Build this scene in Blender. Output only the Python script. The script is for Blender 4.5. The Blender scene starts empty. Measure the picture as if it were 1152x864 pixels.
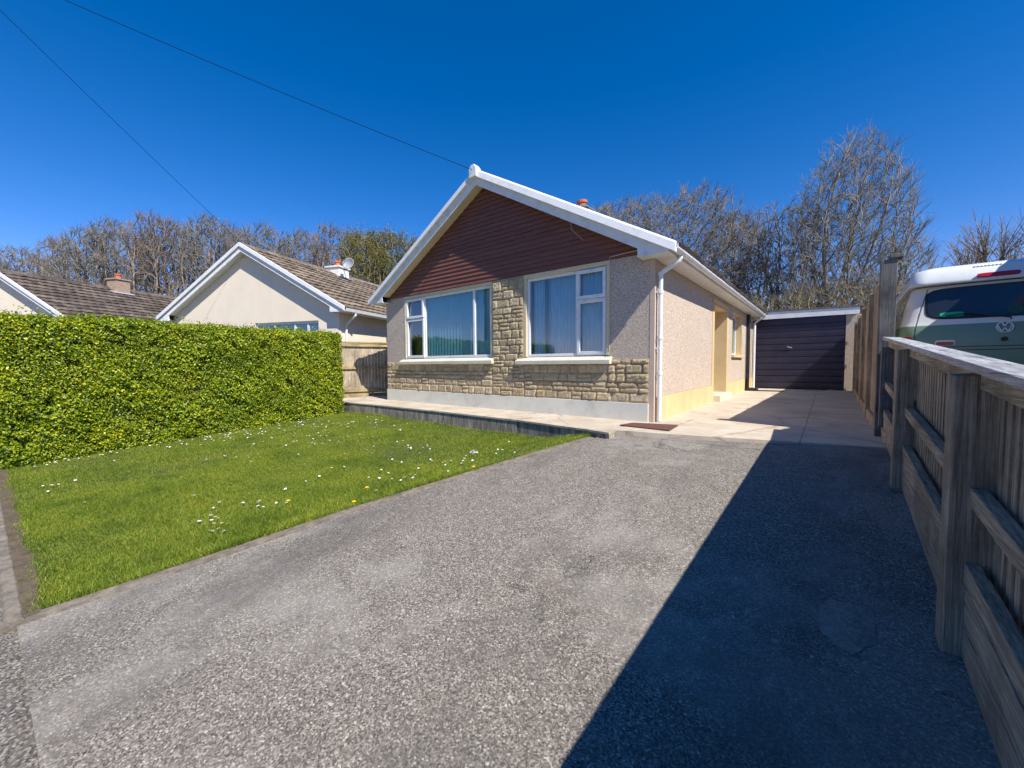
import bpy, bmesh, math, random
import numpy as np
from mathutils import Vector, Matrix
rad = math.radians
scene = bpy.context.scene
COL = scene.collection

# ---------------------------------------------------------------- camera
CAM = Vector((2.095, -6.183, 0.93))
cr = Vector((0.78298674, 0.6220004, -0.00687534))
cu = Vector((-0.02559126, 0.04325441, 0.99873627))
cf = Vector((-0.62151175, 0.78182131, -0.0497854))
cd = bpy.data.cameras.new('camera')
cam = bpy.data.objects.new('camera', cd)
COL.objects.link(cam)
cam.matrix_world = Matrix(((cr.x, cu.x, -cf.x, CAM.x), (cr.y, cu.y, -cf.y, CAM.y), (cr.z, cu.z, -cf.z, CAM.z), (0, 0, 0, 1)))
cd.sensor_fit = 'HORIZONTAL'; cd.sensor_width = 36; cd.lens = 444.5 / 1152 * 36
cd.clip_start = 0.05; cd.clip_end = 2000
scene.camera = cam

# ---------------------------------------------------------------- world and sun
SUN = Vector((1.0, -0.26, 1.15)).normalized()
SUN_EL = math.asin(SUN.z); SUN_AZ = math.atan2(SUN.x, SUN.y)
w = bpy.data.worlds.new('World'); scene.world = w; w.use_nodes = True
nt = w.node_tree; nt.nodes.clear()
sky = nt.nodes.new('ShaderNodeTexSky'); sky.sky_type = 'NISHITA'; sky.sun_disc = False
sky.sun_elevation = SUN_EL; sky.sun_rotation = SUN_AZ
sky.altitude = 1500; sky.air_density = 1.0; sky.dust_density = 0.1; sky.ozone_density = 3.0
hs = nt.nodes.new('ShaderNodeHueSaturation'); hs.inputs['Saturation'].default_value = 1.40; hs.inputs['Value'].default_value = 1.0
bg = nt.nodes.new('ShaderNodeBackground'); bg.inputs['Strength'].default_value = 0.15
wo = nt.nodes.new('ShaderNodeOutputWorld')
nt.links.new(sky.outputs[0], hs.inputs['Color']); tint = nt.nodes.new('ShaderNodeMix'); tint.data_type = 'RGBA'; tint.blend_type = 'MULTIPLY'; tint.inputs[0].default_value = 1; tint.inputs[7].default_value = (1.0, .655, .76, 1)
nt.links.new(hs.outputs[0], tint.inputs[6]); nt.links.new(tint.outputs[2], bg.inputs[0]); nt.links.new(bg.outputs[0], wo.inputs[0])
sd = bpy.data.lights.new('sun', 'SUN'); sd.energy = 4.8; sd.angle = rad(0.5); sd.color = (1.0, 0.945, 0.86)
so = bpy.data.objects.new('sun', sd); COL.objects.link(so)
so.rotation_euler = SUN.to_track_quat('Z', 'Y').to_euler()
scene.view_settings.view_transform = 'Standard'; scene.view_settings.look = 'None'
scene.view_settings.exposure = 0.62; scene.view_settings.gamma = 1.0
scene.view_settings.use_curve_mapping = False
scene.render.engine = 'CYCLES'
scene.cycles.max_bounces = 6; scene.cycles.transparent_max_bounces = 12

# ---------------------------------------------------------------- helpers
def link(o, parent=None):
    COL.objects.link(o)
    if parent is not None: o.parent = parent
    return o

def tag(o, label=None, cat=None, group=None, kind=None):
    if label: o['label'] = label
    if cat: o['category'] = cat
    if group: o['group'] = group
    if kind: o['kind'] = kind
    return o

def thing(name, label, cat, loc=(0, 0, 0), rz=0, group=None):
    o = bpy.data.objects.new(name, None); o.empty_display_size = 0.2
    o.location = loc; o.rotation_euler = (0, 0, rz); link(o)
    return tag(o, label, cat, group)

class MB:
    """collects vertices and faces for one mesh"""
    def __init__(s): s.v = []; s.f = []; s.m = []
    def add(s, vs, fs, mi=0):
        b = len(s.v); s.v += [tuple(v) for v in vs]; s.f += [tuple(b + i for i in f) for f in fs]; s.m += [mi] * len(fs)
    def box(s, a, b, mi=0):
        x0, y0, z0 = [min(p, q) for p, q in zip(a, b)]; x1, y1, z1 = [max(p, q) for p, q in zip(a, b)]
        s.add([(x0,y0,z0),(x1,y0,z0),(x1,y1,z0),(x0,y1,z0),(x0,y0,z1),(x1,y0,z1),(x1,y1,z1),(x0,y1,z1)],
              [(0,3,2,1),(4,5,6,7),(0,1,5,4),(1,2,6,5),(2,3,7,6),(3,0,4,7)], mi)
    def bar(s, p, q, w, h, mi=0, up=(0,0,1)):
        """box from p to q, w wide sideways, h tall along up"""
        p = Vector(p); q = Vector(q); d = (q - p).normalized(); u = Vector(up); sd = d.cross(u).normalized(); u = sd.cross(d)
        vs = [e + sd * (i * w / 2) + u * (j * h / 2) for e in (p, q) for i, j in ((-1,-1),(1,-1),(1,1),(-1,1))]
        s.add(vs, [(0,1,2,3),(7,6,5,4),(0,4,5,1),(1,5,6,2),(2,6,7,3),(3,7,4,0)], mi)
    def prism_y(s, pts, y0, y1, mi=0):
        """polygon in xz swept from y0 to y1"""
        n = len(pts)
        vs = [(x, y0, z) for x, z in pts] + [(x, y1, z) for x, z in pts]
        s.add(vs, [tuple(range(n)), tuple(range(2*n-1, n-1, -1))] + [(i, i+n, (i+1) % n + n, (i+1) % n) for i in range(n)], mi)
    def prism_x(s, pts, x0, x1, mi=0):
        n = len(pts)
        vs = [(x0, y, z) for y, z in pts] + [(x1, y, z) for y, z in pts]
        s.add(vs, [tuple(range(n)), tuple(range(2*n-1, n-1, -1))] + [(i, i+n, (i+1) % n + n, (i+1) % n) for i in range(n)], mi)
    def prism_z(s, pts, z0, z1, mi=0):
        n = len(pts)
        g = (lambda z, x, y: z(x, y) if callable(z) else z)
        vs = [(x, y, g(z0, x, y)) for x, y in pts] + [(x, y, g(z1, x, y)) for x, y in pts]
        s.add(vs, [tuple(range(n)), tuple(range(2*n-1, n-1, -1))] + [(i, i+n, (i+1) % n + n, (i+1) % n) for i in range(n)], mi)
    def tube(s, pts, r, n=8, mi=0, caps=True):
        pts = [Vector(p) for p in pts]; rs = r if isinstance(r, (list, tuple)) else [r] * len(pts)
        rings = []; pu = None
        for i, p in enumerate(pts):
            d = (pts[min(i+1, len(pts)-1)] - pts[max(i-1, 0)]).normalized()
            if pu is None: pu = d.orthogonal().normalized()
            else: pu = (pu - d * pu.dot(d)).normalized()
            t = d.cross(pu)
            rings.append([p + (pu * math.cos(2*math.pi*k/n) + t * math.sin(2*math.pi*k/n)) * rs[i] for k in range(n)])
        vs = [v for rg in rings for v in rg]
        fs = [(i*n+k, i*n+(k+1) % n, (i+1)*n+(k+1) % n, (i+1)*n+k) for i in range(len(pts)-1) for k in range(n)]
        if caps: fs += [tuple(range(n-1, -1, -1)), tuple((len(pts)-1)*n+k for k in range(n))]
        s.add(vs, fs, mi)
    def build(s, name, mat, parent=None, bevel=0, smooth=False, mats=None, label=None):
        me = bpy.data.meshes.new(name); me.from_pydata(s.v, [], s.f)
        for m in (mats or [mat]): me.materials.append(m)
        if mats: me.polygons.foreach_set('material_index', s.m)
        bm = bmesh.new(); bm.from_mesh(me); bmesh.ops.recalc_face_normals(bm, faces=bm.faces)
        bm.to_mesh(me); bm.free()
        if smooth: me.polygons.foreach_set('use_smooth', [True] * len(me.polygons))
        o = bpy.data.objects.new(name, me); link(o, parent)
        if bevel:
            b = o.modifiers.new('bevel', 'BEVEL'); b.width = bevel; b.segments = 2; b.limit_method = 'ANGLE'; b.angle_limit = rad(40)
        if label: o['label'] = label
        return o

def np_mesh(name, verts, faces, mat, parent=None, k=4, smooth=False, mats=None, mi=None):
    """verts (n,3), faces (m,k) arrays"""
    me = bpy.data.meshes.new(name); verts = np.asarray(verts, np.float32); faces = np.asarray(faces, np.int32)
    me.vertices.add(len(verts)); me.vertices.foreach_set('co', verts.ravel())
    me.loops.add(faces.size); me.loops.foreach_set('vertex_index', faces.ravel())
    me.polygons.add(len(faces)); me.polygons.foreach_set('loop_start', np.arange(0, faces.size, k, dtype=np.int32))
    me.polygons.foreach_set('loop_total', np.full(len(faces), k, np.int32))
    for m in (mats or [mat]): me.materials.append(m)
    if mi is not None: me.polygons.foreach_set('material_index', np.asarray(mi, np.int32))
    if smooth: me.polygons.foreach_set('use_smooth', np.ones(len(faces), bool))
    me.update(calc_edges=True)
    o = bpy.data.objects.new(name, me); link(o, parent)
    return o

# ---------------------------------------------------------------- materials
MATS = {}
class NT:
    def __init__(s, name):
        s.m = bpy.data.materials.new(name); s.m.use_nodes = True; s.t = s.m.node_tree; s.t.nodes.clear()
        s.out = s.n('ShaderNodeOutputMaterial'); s.bs = s.n('ShaderNodeBsdfPrincipled')
        s.t.links.new(s.bs.outputs[0], s.out.inputs[0]); s.tc = s.n('ShaderNodeTexCoord'); MATS[name] = s.m
    def n(s, t, **kw):
        x = s.t.nodes.new(t)
        for k, v in kw.items(): setattr(x, k, v)
        return x
    def l(s, a, b): s.t.links.new(a, b)
    def co(s, scale=(1, 1, 1)):
        m = s.n('ShaderNodeMapping'); m.inputs['Scale'].default_value = scale; s.l(s.tc.outputs['Object'], m.inputs[0]); return m.outputs[0]
    def noise(s, scale, detail=4, rough=.6, st=(1, 1, 1), dist=0):
        x = s.n('ShaderNodeTexNoise'); x.inputs['Scale'].default_value = scale; x.inputs['Detail'].default_value = detail
        x.inputs['Roughness'].default_value = rough; x.inputs['Distortion'].default_value = dist
        s.l(s.co(st), x.inputs['Vector']); return x.outputs['Fac']
    def vor(s, scale, feature='F1', st=(1, 1, 1), out='Distance'):
        x = s.n('ShaderNodeTexVoronoi'); x.feature = feature; x.inputs['Scale'].default_value = scale
        s.l(s.co(st), x.inputs['Vector']); return x.outputs[out]
    def ramp(s, fac, stops):
        r = s.n('ShaderNodeValToRGB'); e = r.color_ramp.elements
        while len(e) < len(stops): e.new(.5)
        for i, (p, c) in enumerate(stops):
            e[i].position = p; e[i].color = (*c, 1) if len(c) == 3 else c
        s.l(fac, r.inputs[0]); return r.outputs[0]
    def mix(s, fac, a, b, mode='MIX'):
        x = s.n('ShaderNodeMix', data_type='RGBA', blend_type=mode)
        for i, v in ((0, fac), (6, a), (7, b)):
            if isinstance(v, (int, float)): x.inputs[i].default_value = v
            elif isinstance(v, tuple): x.inputs[i].default_value = (*v, 1) if len(v) == 3 else v
            else: s.l(v, x.inputs[i])
        return x.outputs[2]
    def math(s, op, a, b=0.0, clamp=False):
        x = s.n('ShaderNodeMath', operation=op); x.use_clamp = clamp
        for i, v in enumerate((a, b)):
            if isinstance(v, (int, float)): x.inputs[i].default_value = v
            else: s.l(v, x.inputs[i])
        return x.outputs[0]
    def bump(s, h, strength=.3, dist=.01, prev=None):
        b = s.n('ShaderNodeBump'); b.inputs['Strength'].default_value = strength; b.inputs['Distance'].default_value = dist
        s.l(h, b.inputs['Height'])
        if prev is not None: s.l(prev, b.inputs['Normal'])
        s.l(b.outputs[0], s.bs.inputs['Normal']); return b.outputs[0]
    def rnd(s): return s.n('ShaderNodeNewGeometry').outputs['Random Per Island']
    def col(s, c, rough=.8, metal=0, spec=.5):
        if isinstance(c, tuple): s.bs.inputs['Base Color'].default_value = (*c, 1)
        else: s.l(c, s.bs.inputs['Base Color'])
        s.bs.inputs['Roughness'].default_value = rough; s.bs.inputs['Metallic'].default_value = metal
        s.bs.inputs['Specular IOR Level'].default_value = spec
        return s.m

def two(name, a, b, scale, rough=.8, detail=5, bump=0, bscale=None, bdist=.005, st=(1,1,1), spec=.4, dirt=None):
    t = NT(name); c = t.ramp(t.noise(scale, detail, .6, st), [(.3, a), (.7, b)])
    if dirt: c = t.mix(t.ramp(t.noise(dirt[1], 6, .7), [(.5, (0,0,0)), (.75, (dirt[2],)*3)]), c, dirt[0])
    if bump: t.bump(t.noise(bscale or scale * 6, 5, .6, st), bump, bdist)
    return t.col(c, rough, 0, spec)

def m_pebble():
    t = NT('pebble_dash')
    v = t.vor(110, out='Color'); sep = t.n('ShaderNodeSeparateColor'); t.l(v, sep.inputs[0])
    c = t.ramp(sep.outputs[0], [(0, (.22, .16, .13)), (.2, (.42, .33, .26)), (.6, (.56, .46, .365)), (.88, (.66, .57, .46)), (1, (.78, .72, .63))])
    c = t.mix(t.ramp(t.noise(1.2, 5, .7), [(.35, (0,0,0)), (.8, (.3,.3,.3))]), c, (.40, .31, .26))
    t.bump(t.vor(110), -.7, .009)
    return t.col(c, .9, 0, .2)
def m_gravel():
    t = NT('exposed_aggregate_drive')
    v = t.vor(135, out='Color'); sep = t.n('ShaderNodeSeparateColor'); t.l(v, sep.inputs[0])
    v2 = t.vor(290, out='Color'); sep2 = t.n('ShaderNodeSeparateColor'); t.l(v2, sep2.inputs[0])
    a = t.ramp(sep.outputs[0], [(0, (.02, .017, .015)), (.25, (.085, .076, .067)), (.6, (.20, .18, .158)), (.9, (.35, .315, .27)), (1, (.62, .57, .49))])
    b = t.ramp(sep2.outputs[1], [(0, (.03, .026, .022)), (.5, (.165, .148, .128)), (1, (.36, .325, .28))])
    c = t.mix(.40, a, b); pit = t.ramp(t.noise(100, 6, .8), [(.34, (.25,.24,.23)), (.48, (1.05,1.04,1.02)), (.66, (1.6,1.57,1.52))]); c = t.mix(.85, c, pit, 'MULTIPLY')
    # pale worn patches where the aggregate has been filled with cement
    worn = t.ramp(t.noise(.62, 8, .66, dist=.5), [(.48, (0,0,0)), (.56, (.8,.8,.8))])
    c = t.mix(worn, c, t.mix(.35, (.30, .275, .24), a))
    c = t.mix(t.ramp(t.noise(.9, 7, .7, st=(1.3, .6, 1)), [(.5, (0,0,0)), (.66, (.55,.55,.55))]), c, (.095, .085, .078))
    c = t.mix(t.ramp(t.noise(4.3, 7, .75), [(.5, (0,0,0)), (.72, (.5,.5,.5))]), c, (.12, .11, .098))
    c = t.mix(t.ramp(t.noise(2.0, 6, .7), [(.58, (0,0,0)), (.74, (.35,.35,.35))]), c, (.17, .13, .085))
    big = t.vor(7.5, out='Distance'); big = t.math('LESS_THAN', big, .05)
    c = t.mix(t.math('MULTIPLY', big, .8), c, (.50, .47, .42))
    # hairline cracks
    ck = t.vor(.42, 'DISTANCE_TO_EDGE', st=(1, .7, 1)); ck = t.math('ABSOLUTE', t.math('ADD', ck, t.math('MULTIPLY', t.math('SUBTRACT', t.noise(4, 7, .75), .5), .16)))
    ck = t.ramp(ck, [(0, (1,1,1)), (.006, (0,0,0))]); gate = t.ramp(t.noise(.5, 3), [(.5, (0,0,0)), (.56, (1,1,1))]); ck = t.math('MULTIPLY', ck, gate)
    c = t.mix(t.math('MULTIPLY', ck, .75), c, (.03, .027, .022))
    n = t.bump(t.vor(135), -.9, .008); n = t.bump(t.vor(290), -.7, .004, n); n = t.bump(ck, -.5, .01, n); t.bump(t.noise(3.5, 5), .5, .03, n)
    return t.col(c, .88, 0, .25)
def m_wood(name, axis, a, b, dark, spec=.25, rough=.85):
    st = [30, 30, 30]; st[axis] = 1.0
    t = NT(name); f = t.noise(1.6, 7, .7, tuple(st), 1.2)
    c = t.ramp(f, [(.30, dark), (.44, a), (.62, b), (.75, tuple(x*.75 for x in a))])
    st3 = [120, 120, 120]; st3[axis] = 3
    c = t.mix(.75, c, t.ramp(t.noise(1.3, 4, .7, tuple(st3)), [(.32, (.28,.28,.28)), (.62, (.72,.72,.72))]), 'OVERLAY')
    c = t.mix(t.ramp(t.noise(2.4, 6, .7), [(.42, (0,0,0)), (.68, (.8,.8,.8))]), c, tuple(x*.45 for x in a))
    k = t.ramp(t.vor(5, st=tuple(.35 if i == axis else 1 for i in range(3))), [(.03, (1,1,1)), (.085, (0,0,0))]); c = t.mix(k, c, dark)
    st2 = [26, 26, 26]; st2[axis] = .45
    crack = t.ramp(t.noise(1.0, 3, .6, tuple(st2), .8), [(.31, (1,1,1)), (.345, (0,0,0))]); c = t.mix(t.math('MULTIPLY', crack, .85), c, tuple(x*.25 for x in dark))
    n = t.bump(f, .7, .006); t.bump(crack, -.8, .008, n)
    return t.col(c, rough, 0, spec)
def m_leaf(name, stops, rough=.5, trans=.35, spec=.4):
    t = NT(name); c = t.ramp(t.rnd(), stops)
    patch = t.ramp(t.noise(1.6, 6, .7), [(.32, (.55,.66,.6)), (.5, (.95,.97,.95)), (.68, (1.25,1.12,1.1))]); c = t.mix(1, c, patch, 'MULTIPLY')
    t.col(c, rough, 0, spec)
    tr = t.n('ShaderNodeBsdfTranslucent'); t.l(t.mix(1, c, (1.2, 1.25, .6), 'MULTIPLY'), tr.inputs[0])
    mx = t.n('ShaderNodeMixShader'); mx.inputs[0].default_value = trans
    t.l(t.bs.outputs[0], mx.inputs[1]); t.l(tr.outputs[0], mx.inputs[2]); t.l(mx.outputs[0], t.out.inputs[0])
    return t.m
def m_glass(name, refl=.16, tint=(.75, .85, .88)):
    t = NT(name); gl = t.n('ShaderNodeBsdfGlossy'); gl.inputs['Roughness'].default_value = .01; gl.inputs[0].default_value = (.95, .98, 1, 1)
    tr = t.n('ShaderNodeBsdfTransparent'); tr.inputs[0].default_value = (*tint, 1)
    fr = t.n('ShaderNodeLayerWeight'); fr.inputs[0].default_value = .5; fz = t.math('MULTIPLY', t.math('POWER', fr.outputs['Facing'], 3.2), .75)
    wob = t.n('ShaderNodeBump'); wob.inputs['Strength'].default_value = .04; wob.inputs['Distance'].default_value = .05
    t.l(t.noise(1.3, 2), wob.inputs['Height']); t.l(wob.outputs[0], gl.inputs['Normal'])
    mx = t.n('ShaderNodeMixShader'); t.l(t.math('ADD', fz, refl, True), mx.inputs[0])
    t.l(tr.outputs[0], mx.inputs[1]); t.l(gl.outputs[0], mx.inputs[2]); t.l(mx.outputs[0], t.out.inputs[0]); t.t.nodes.remove(t.bs)
    return t.m
def m_tiles(name, stops):
    t = NT(name); c = t.ramp(t.rnd(), stops)
    c = t.mix(t.ramp(t.noise(2.5, 6, .7), [(.45, (0,0,0)), (.75, (.7,.7,.7))]), c, tuple(x*.55 for x in stops[0][1]))
    c = t.mix(t.ramp(t.noise(9, 5, .7), [(.6, (0,0,0)), (.72, (.5,.5,.5))]), c, (.30, .29, .22))
    t.bump(t.noise(45, 4), .4, .006); return t.col(c, .9, 0, .2)
def m_paving():
    t = NT('concrete_paving')
    c = t.ramp(t.noise(1.3, 7, .68, dist=.3), [(.3, (.38, .32, .245)), (.55, (.54, .465, .365)), (.75, (.62, .54, .43))])
    cr = t.vor(.55, 'DISTANCE_TO_EDGE', st=(1, .8, 1)); wob = t.noise(3, 6, .7)
    cr2 = t.math('ADD', cr, t.math('MULTIPLY', t.math('SUBTRACT', wob, .5), .10)); cm = t.ramp(t.math('ABSOLUTE', cr2), [(0, (1,1,1)), (.012, (0,0,0))])
    c = t.mix(t.math('MULTIPLY', cm, .55), c, (.17, .14, .115))
    c = t.mix(t.ramp(t.noise(6, 7, .75, st=(1, 3, 1)), [(.5, (0,0,0)), (.72, (.55,.55,.55))]), c, (.30, .25, .21))
    jb = t.n('ShaderNodeTexBrick'); jb.inputs['Scale'].default_value = 1.0; jb.inputs['Brick Width'].default_value = 1.9; jb.inputs['Row Height'].default_value = 1.15; jb.inputs['Mortar Size'].default_value = .008; jb.offset = .0
    wv = t.n('ShaderNodeVectorMath', operation='ADD'); t.l(t.co(), wv.inputs[0]); ns = t.n('ShaderNodeTexNoise'); ns.inputs['Scale'].default_value = 3; ns.inputs['Detail'].default_value = 6; t.l(t.co(), ns.inputs['Vector'])
    sc = t.n('ShaderNodeVectorMath', operation='SCALE'); sc.inputs['Scale'].default_value = .035; t.l(ns.outputs['Color'], sc.inputs[0]); t.l(sc.outputs[0], wv.inputs[1]); t.l(wv.outputs[0], jb.inputs['Vector'])
    c = t.mix(t.math('MULTIPLY', jb.outputs['Fac'], .6), c, (.16, .13, .10))
    n = t.bump(t.noise(60, 4), .35, .004); t.bump(cm, -.5, .006, n)
    return t.col(c, .85, 0, .25)
def m_kerbface():
    t = NT('weathered_kerb')
    c = t.ramp(t.noise(3, 7, .75, st=(5, 5, .9), dist=.3), [(.34, (.10, .085, .07)), (.48, (.28, .24, .195)), (.64, (.52, .45, .36))])
    c = t.mix(t.ramp(t.noise(2.2, 5, .7), [(.5, (0,0,0)), (.7, (.5,.5,.5))]), c, (.08, .07, .06))
    t.bump(t.noise(40, 5), .6, .008); return t.col(c, .92, 0, .2)
def m_stone():
    t = NT('split_stone'); c = t.ramp(t.rnd(), [(0, (.42, .33, .20)), (.4, (.52, .41, .25)), (.75, (.60, .49, .32)), (1, (.47, .35, .20))])
    c = t.mix(t.ramp(t.noise(14, 7, .75), [(.45, (0,0,0)), (.7, (.75,.75,.75))]), c, (.26, .20, .12))
    c = t.mix(t.ramp(t.noise(5, 5, .7), [(.55, (0,0,0)), (.8, (.5,.5,.5))]), c, (.27, .24, .19))
    n = t.bump(t.noise(28, 6, .7), .9, .02); return t.col(c, .92, 0, .2)
def m_asphalt():
    t = NT('old_tarmac'); v = t.vor(110, out='Color'); sep = t.n('ShaderNodeSeparateColor'); t.l(v, sep.inputs[0])
    c = t.ramp(sep.outputs[0], [(0, (.05, .045, .04)), (.6, (.15, .135, .12)), (1, (.36, .33, .28))])
    c = t.mix(t.ramp(t.noise(6, 6, .7), [(.5, (0,0,0)), (.7, (.8,.8,.8))]), c, (.14, .115, .09))
    t.bump(t.vor(110), -.8, .008); return t.col(c, .92, 0, .2)
def m_bark(name, a, b):
    t = NT(name); c = t.ramp(t.noise(7, 5, .7, st=(1, 1, .3)), [(.3, a), (.7, b)]); c = t.mix(.6, c, t.ramp(t.rnd(), [(0, tuple(x*.6 for x in a)), (1, tuple(x*1.15 for x in b))]))
    return t.col(c, .9, 0, .15)

pebble = m_pebble(); gravel = m_gravel(); tarmac = m_asphalt(); paving = m_paving(); kerbface = m_kerbface(); stone = m_stone()
mortar = two('mortar', (.33, .27, .18), (.42, .35, .25), 20, .95, bump=.5)
white_pvc = two('white_pvc', (.74, .76, .78), (.80, .81, .82), 2, .4, dirt=((.45, .46, .42), 7, .55))
white_paint = two('white_paint', (.72, .73, .73), (.80, .80, .79), 1.5, .55, dirt=((.42, .42, .38), 7, .55))
pale_plinth = two('pale_plinth_paint', (.62, .61, .53), (.74, .72, .62), 1.6, .8, bump=.25, bscale=40, bdist=.003, dirt=((.33, .33, .29), 2.5, .5))
cream = two('cream_paint', (.60, .44, .23), (.70, .53, .29), 1.3, .75, bump=.25, bscale=60, bdist=.003, dirt=((.46, .34, .2), 3, .4))
cream_trim = two('cream_timber', (.62, .53, .34), (.72, .63, .43), 3, .6)
quoin = two('smooth_render_strip', (.50, .39, .31), (.60, .48, .38), 3, .85, bump=.3, bscale=60)
cladding_m = None
def m_clad():
    t = NT('red_brown_cladding'); st = (1.2, 20, 20)
    c = t.ramp(t.noise(2.2, 6, .7, st), [(.3, (.11, .041, .027)), (.6, (.20, .077, .050)), (.8, (.29, .12, .083))])
    c = t.mix(t.ramp(t.rnd(), [(0, (0,0,0)), (1, (.35,.35,.35))]), c, (.25, .10, .062))
    t.bump(t.noise(2, 5, .7, st), .3, .003); return t.col(c, .5, 0, .4)
cladding_m = m_clad()
wood_v = m_wood('weathered_timber_upright', 2, (.30, .235, .165), (.48, .39, .29), (.09, .065, .045))
wood_y = m_wood('weathered_timber_rail', 1, (.33, .26, .18), (.50, .41, .30), (.13, .10, .07))
wood_g = m_wood('greyed_timber', 2, (.13, .125, .12), (.21, .205, .20), (.06, .055, .05))
wood_cap = m_wood('sky_sheen_rail_cap', 1, (.34, .34, .34), (.50, .50, .50), (.2, .19, .18), .5, .55)  # lighter grey has the sky's sheen on the rail top painted in
pale_wood = m_wood('pale_fence_timber', 2, (.38, .31, .22), (.55, .46, .34), (.2, .15, .1))
pale_rail = m_wood('pale_fence_rail', 1, (.36, .28, .14), (.48, .38, .20), (.22, .16, .09))
glass = m_glass('window_glass', .08)
van_glass = m_glass('tinted_glass', .10, (.10, .12, .13))
curtain_m = two('net_curtain', (.48, .60, .68), (.76, .84, .88), 4, .9, st=(6, 6, .5))
curtain_teal = two('vertical_blind', (.22, .54, .57), (.36, .70, .71), 4, .9, st=(6, 6, .5))
curtain_dark = two('drawn_curtain', (.10, .13, .11), (.17, .20, .17), 4, .9, st=(6, 6, .5))
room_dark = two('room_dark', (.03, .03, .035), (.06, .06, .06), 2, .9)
garage_m = two('garage_door_paint', (.019, .018, .040), (.033, .030, .058), 2.5, .38, dirt=((.07, .058, .06), 1.5, .4))
black_m = two('black_plastic', (.012, .012, .013), (.03, .03, .03), 5, .5)
metal_m = NT('brushed_metal').col((.6, .6, .6), .3, 1)
tile_grey = m_tiles('roof_tiles_brown_grey', [(0, (.075, .06, .05)), (.5, (.12, .095, .078)), (1, (.18, .145, .12))])
tile_tan = m_tiles('roof_tiles_tan', [(0, (.14, .11, .08)), (.5, (.215, .17, .13)), (1, (.30, .24, .185))])
roof_felt = two('mineral_felt', (.10, .10, .10), (.17, .17, .16), 9, .95, bump=.4)
render_cream = two('smooth_cream_render', (.74, .64, .50), (.79, .70, .56), 1.2, .85, bump=.15, bscale=70, bdist=.003, dirt=((.5, .46, .4), 1.5, .3))
render_white = two('white_render', (.70, .69, .66), (.78, .77, .74), 2, .8, bump=.2, bscale=50, dirt=((.45, .43, .4), 3, .5))
brick_m = two('chimney_brick', (.30, .20, .14), (.42, .33, .25), 12, .9, bump=.4)
terracotta = two('terracotta_pot', (.42, .10, .04), (.55, .16, .07), 8, .75)
lead_m = two('lead_flashing', (.35, .37, .40), (.48, .50, .53), 4, .55)
mat_maroon = two('maroon_doormat', (.085, .035, .03), (.16, .075, .06), 30, .95, bump=.8, bscale=200)
soil_m = two('bare_soil', (.085, .06, .04), (.17, .13, .09), 9, .95, bump=.9, bscale=50, bdist=.02)
lawn_m = two('lawn_base', (.030, .045, .010), (.075, .095, .02), 6, .95, bump=.8, bscale=60, bdist=.02)
field_m = two('rough_grass', (.05, .08, .02), (.10, .12, .03), .8, .95, bump=.6, bscale=10)
grass_m = m_leaf('grass_blade', [(0, (.10, .165, .014)), (.4, (.20, .275, .022)), (.8, (.30, .355, .04)), (1, (.42, .40, .11))], .55, .35, .25)
hedge_m = m_leaf('hedge_leaf', [(0, (.045, .09, .006)), (.3, (.17, .26, .010)), (.7, (.36, .43, .014)), (1, (.58, .58, .03))], .38, .3, .45)
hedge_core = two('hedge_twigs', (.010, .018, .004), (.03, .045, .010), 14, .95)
ivy_m = m_leaf('ivy_leaf', [(0, (.07, .08, .015)), (.5, (.20, .19, .035)), (1, (.32, .27, .06))], .6, .25)
bark = m_bark('grey_bark', (.17, .14, .115), (.33, .275, .22)); twig = m_bark('twig_bark', (.155, .14, .115), (.30, .275, .225))
twig_olive = m_bark('olive_twigs', (.17, .14, .08), (.30, .25, .15)); twig_red = m_bark('red_brown_twigs', (.18, .145, .11), (.31, .255, .20))
petal_w = two('daisy_petal', (.75, .75, .75), (.85, .85, .85), 5, .7)
petal_y = two('dandelion_petal', (.75, .50, .01), (.85, .60, .02), 5, .7)
cable_m = NT('black_cable').col((.008, .008, .012), 1.0, 0, 0)

# ---------------------------------------------------------------- ground
def zg(y):                       # the drive climbs to the paving by the house
    if y >= -.4: return 0.0
    if y >= -6.3: return .1 * (y + .4)
    return -.59 - .03 * min(6, (-6.3 - y))
EDGE = [(-6.3, -1.60), (-5.5, -1.43), (-4.3, -1.21), (-2.8, -.82), (-1.06, -.31), (-.98, -.28)]   # left edge of the drive: y, x
def xe(y):
    ys = [e[0] for e in EDGE]; xs = [e[1] for e in EDGE]
    return float(np.interp(y, ys, xs))
def lawnz(x, y):
    base = -.265 + .058 * (y + 1.0)
    t = min(1, max(0, (xe(y) - x) / 1.3)); t = t * t * (3 - 2 * t)
    return (zg(y) - .012) * (1 - t) + base * t if base < zg(y) else base
def struct(o): o['kind'] = 'structure'; return o

def grid_sheet(name, x0, x1, y0, y1, nx, ny, zf, mat, xl=None, xr=None):
    xs = np.linspace(0, 1, nx + 1); ys = np.linspace(y0, y1, ny + 1); v = []
    for y in ys:
        a = xl(y) if xl else x0; b = xr(y) if xr else x1
        for t in xs: x = a + (b - a) * t; v.append((x, y, zf(x, y)))
    f = [(j*(nx+1)+i, j*(nx+1)+i+1, (j+1)*(nx+1)+i+1, (j+1)*(nx+1)+i) for j in range(ny) for i in range(nx)]
    return np_mesh(name, v, f, mat, smooth=True)

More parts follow.
